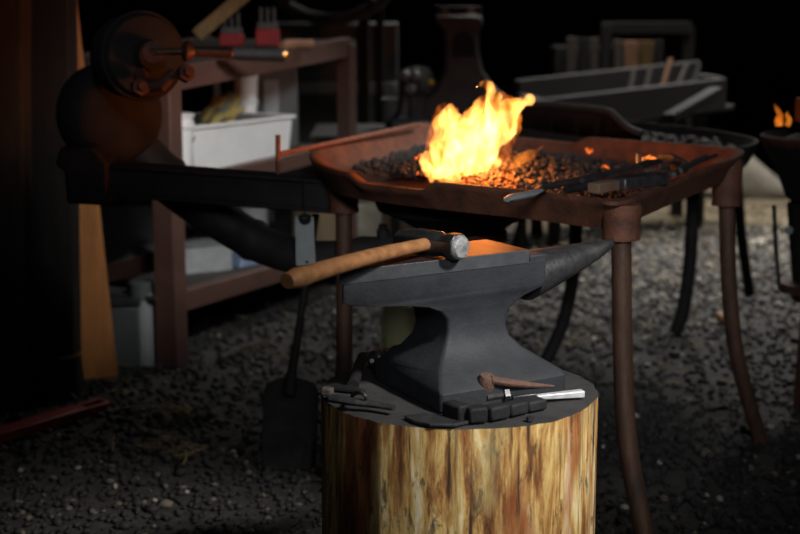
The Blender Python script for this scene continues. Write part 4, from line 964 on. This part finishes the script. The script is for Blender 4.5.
# pale sack at the right
sk = G(752, 203, 0)
mb = MB(); so_ = [(-.17, 0), (.22, 0), (.24, .06), (.15, .14), (.05, .22), (-.03, .29), (-.08, .31), (-.12, .25), (-.15, .12)]
rs = []
for q, w in ((-.12, .55), (-.09, .85), (0, 1.0), (.09, .85), (.12, .55)):
    rs.append([(sk.x + .03 + x * w + .01 * nv((x, z, q), 9), sk.y + .14 + q, z * w + (0 if z else 0) + .008 * nv((z, x, q), 11) * (z > 0)) for x, z in so_])
mb.loft(rs); top(mb, 'cloth_sack', M['sack'], (sk.x, sk.y, 0), 'pale cloth sack slumped on the floor behind the back forge leg', 'sack', smooth=60, sub=1)
for (px, py, r, lab) in ((655, 197, .07, 'dark rock left of the pale sack on the straw'), (705, 199, .055, 'smaller dark rock between the first rock and the sack')):
    p = G(px, py, 0); mb = MB(); rs = []
    for k in range(9):
        t = PI * k / 8; rs.append([(p.x + r * 1.3 * math.sin(t) * math.cos(a_) * (1 + .3 * nv((math.cos(a_), math.sin(a_), t), 1.6)), p.y + r * math.sin(t) * math.sin(a_), r * .75 - r * .75 * math.cos(t)) for a_ in [2 * PI * i / 16 for i in range(16)]])
    mb.loft(rs); top(mb, 'rock', M['brown_stone'], (p.x, p.y, 0), lab, 'rock', 'rocks by the straw', smooth=40)

# third forge at the right edge
q = P(832, 200, 4.25)
f3 = thing('pot_forge', (q.x, q.y, 0), 'black pot forge with a small fire at the right picture edge', 'forge')
zz3 = lambda py: P(822, py, 4.25).z
mb = MB(); mb.lathe([(.10, zz3(205)), (.13, zz3(198)), (.16, zz3(170)), (.20, zz3(148)), (.21, zz3(136)), (.20, zz3(134)), (.17, zz3(150))], 40, None, (q.x, q.y, 0)); mb.build('fire_pot', M['soot_black'], f3)
mb = MB(); mb.lathe([(.10, zz3(282)), (.102, zz3(276)), (.125, zz3(205)), (.10, zz3(200))], 36, None, (q.x, q.y, 0)); mb.build('barrel', M['blower_iron'], f3)
mb = MB(); mb.lathe([(.06, zz3(306)), (.10, zz3(300)), (.105, zz3(292)), (.14, zz3(290)), (.14, zz3(282)), (.10, zz3(281))], 36, None, (q.x, q.y, 0)); mb.build('flange', M['rust_leg'], f3)
mb = MB(); mb.tube([P(774, 205, 4.22), P(776, 250, 4.22), P(779, 286, 4.2)], .006, 8); mb.build('side_rod', M['duct'], f3)
for dx_, dy_ in ((-.06, -.04), (.08, -.04), (0, .09)):
    mb = MB(); mb.bar((q.x + dx_ * 1.2, q.y + dy_ * 1.2, 0), (q.x + dx_, q.y + dy_, zz3(300)), .035, .035); mb.build('leg', M['rust_leg'], f3, bevel=.003)
mb = MB(); mb.lathe([(.012, 0), (.012, .01)], 10, (-.3, -1, 0), P(789, 230, 4.16)); mb.build('stud', M['grey_band'], f3)
mb = MB(); mb.lathe([(.185, zz3(146)), (.12, zz3(136)), (.05, zz3(130)), (0, zz3(129))], 24, None, (q.x, q.y, 0)); top(mb, 'coal_heap', M['coal'], (q.x, q.y, zz3(146)), 'black coal heap in the pot forge at the right', 'coal', kind='stuff')
ff = thing('small_fire', tuple(P(782, 124, 4.2)), 'small orange flames rising from the pot forge at the right', 'fire')
FLY = FL.y; FL.y = 4.15
mb = MB(); tongue(mb, [(779, 126), (779, 120), (780, 115), (777, 109), (774, 104)], [4, 4.5, 3.2, 2.2, .6]); tongue(mb, [(787, 126), (789, 120), (787, 115), (788, 111)], [3, 3, 2, .5])
mb.build('flame', M['flame_small'], ff)
FL.y = FLY
mb = MB(); hh_ = P(797, 110, 4.3); mb.box((hh_.x + .05, hh_.y, hh_.z + .0), (.1, .06, .07)); top(mb, 'lit_brick', M['rust_bright'], (hh_.x, hh_.y, hh_.z - .035), 'orange lit brick on the rim of the pot forge', 'brick', bevel=.006)

# ------------------------------------------------------------------ light
def spot(name, loc, aim, power, size, blend, col=(1, 1, 1), rad=.25):
    l = bpy.data.lights.new(name, 'SPOT'); l.energy = power; l.spot_size = R(size); l.spot_blend = blend; l.color = col; l.shadow_soft_size = rad
    o = bpy.data.objects.new(name, l); COL.objects.link(o); o.location = loc
    o.rotation_euler = (Vector(aim) - Vector(loc)).to_track_quat('-Z', 'Y').to_euler(); return o
def area(name, loc, aim, power, sx, sy, spread, col=(1, 1, 1)):
    l = bpy.data.lights.new(name, 'AREA'); l.shape = 'RECTANGLE'; l.size = sx; l.size_y = sy; l.energy = power; l.spread = R(spread); l.color = col
    o = bpy.data.objects.new(name, l); COL.objects.link(o); o.location = loc
    o.rotation_euler = (Vector(aim) - Vector(loc)).to_track_quat('-Z', 'Y').to_euler(); return o
spot('key_fill', (1.9, .75, 2.9), (.23, 2.42, .62), 780, 19, 1, (1, .96, .9), .2)  # added key spot for anvil and log; no such lamp hangs here
spot('front_fill', (.5, -1.2, 2.3), (.42, 3.2, .78), 520, 19, 1, (.95, .97, 1), .4)  # added soft fill from behind the camera; no doorway is built
area('back_floor_fill', (1.6, 7.2, 3.25), (1.2, 6.3, 0), 145, 2.2, 3.0, 84, (1, .96, .9))  # added overhead fill for daylight on the back floor; the ceiling is closed
spot('bench_fill', (.75, 2.9, 2.05), (-.58, 5.2, .5), 330, 36, 1, (1, .98, .95), .3)  # added spot to brighten bench and tub, not a real lamp
spot('side_fill', (-.15, .4, 2.5), (-.62, 3.8, .98), 80, 11, 1, (.95, .97, 1), .3)  # added weak fill for blower and arm, without a real source
spot('shelf_fill', (1.5, 4.75, 1.2), (-.5, 5.8, .80), 45, 16, 1, (1, .98, .95), .1)  # added low fill reaching under the bench top; no lamp stands there
l = bpy.data.lights.new('fire_light', 'POINT'); l.energy = 13; l.color = (1, .25, .04); l.shadow_soft_size = .05
o = bpy.data.objects.new('fire_light', l); COL.objects.link(o); o.location = P(482, 154, FL.y + .02)
w = bpy.data.worlds.new('world'); SC.world = w; w.use_nodes = True
w.node_tree.nodes['Background'].inputs['Color'].default_value = (.75, .85, 1, 1); w.node_tree.nodes['Background'].inputs['Strength'].default_value = .02
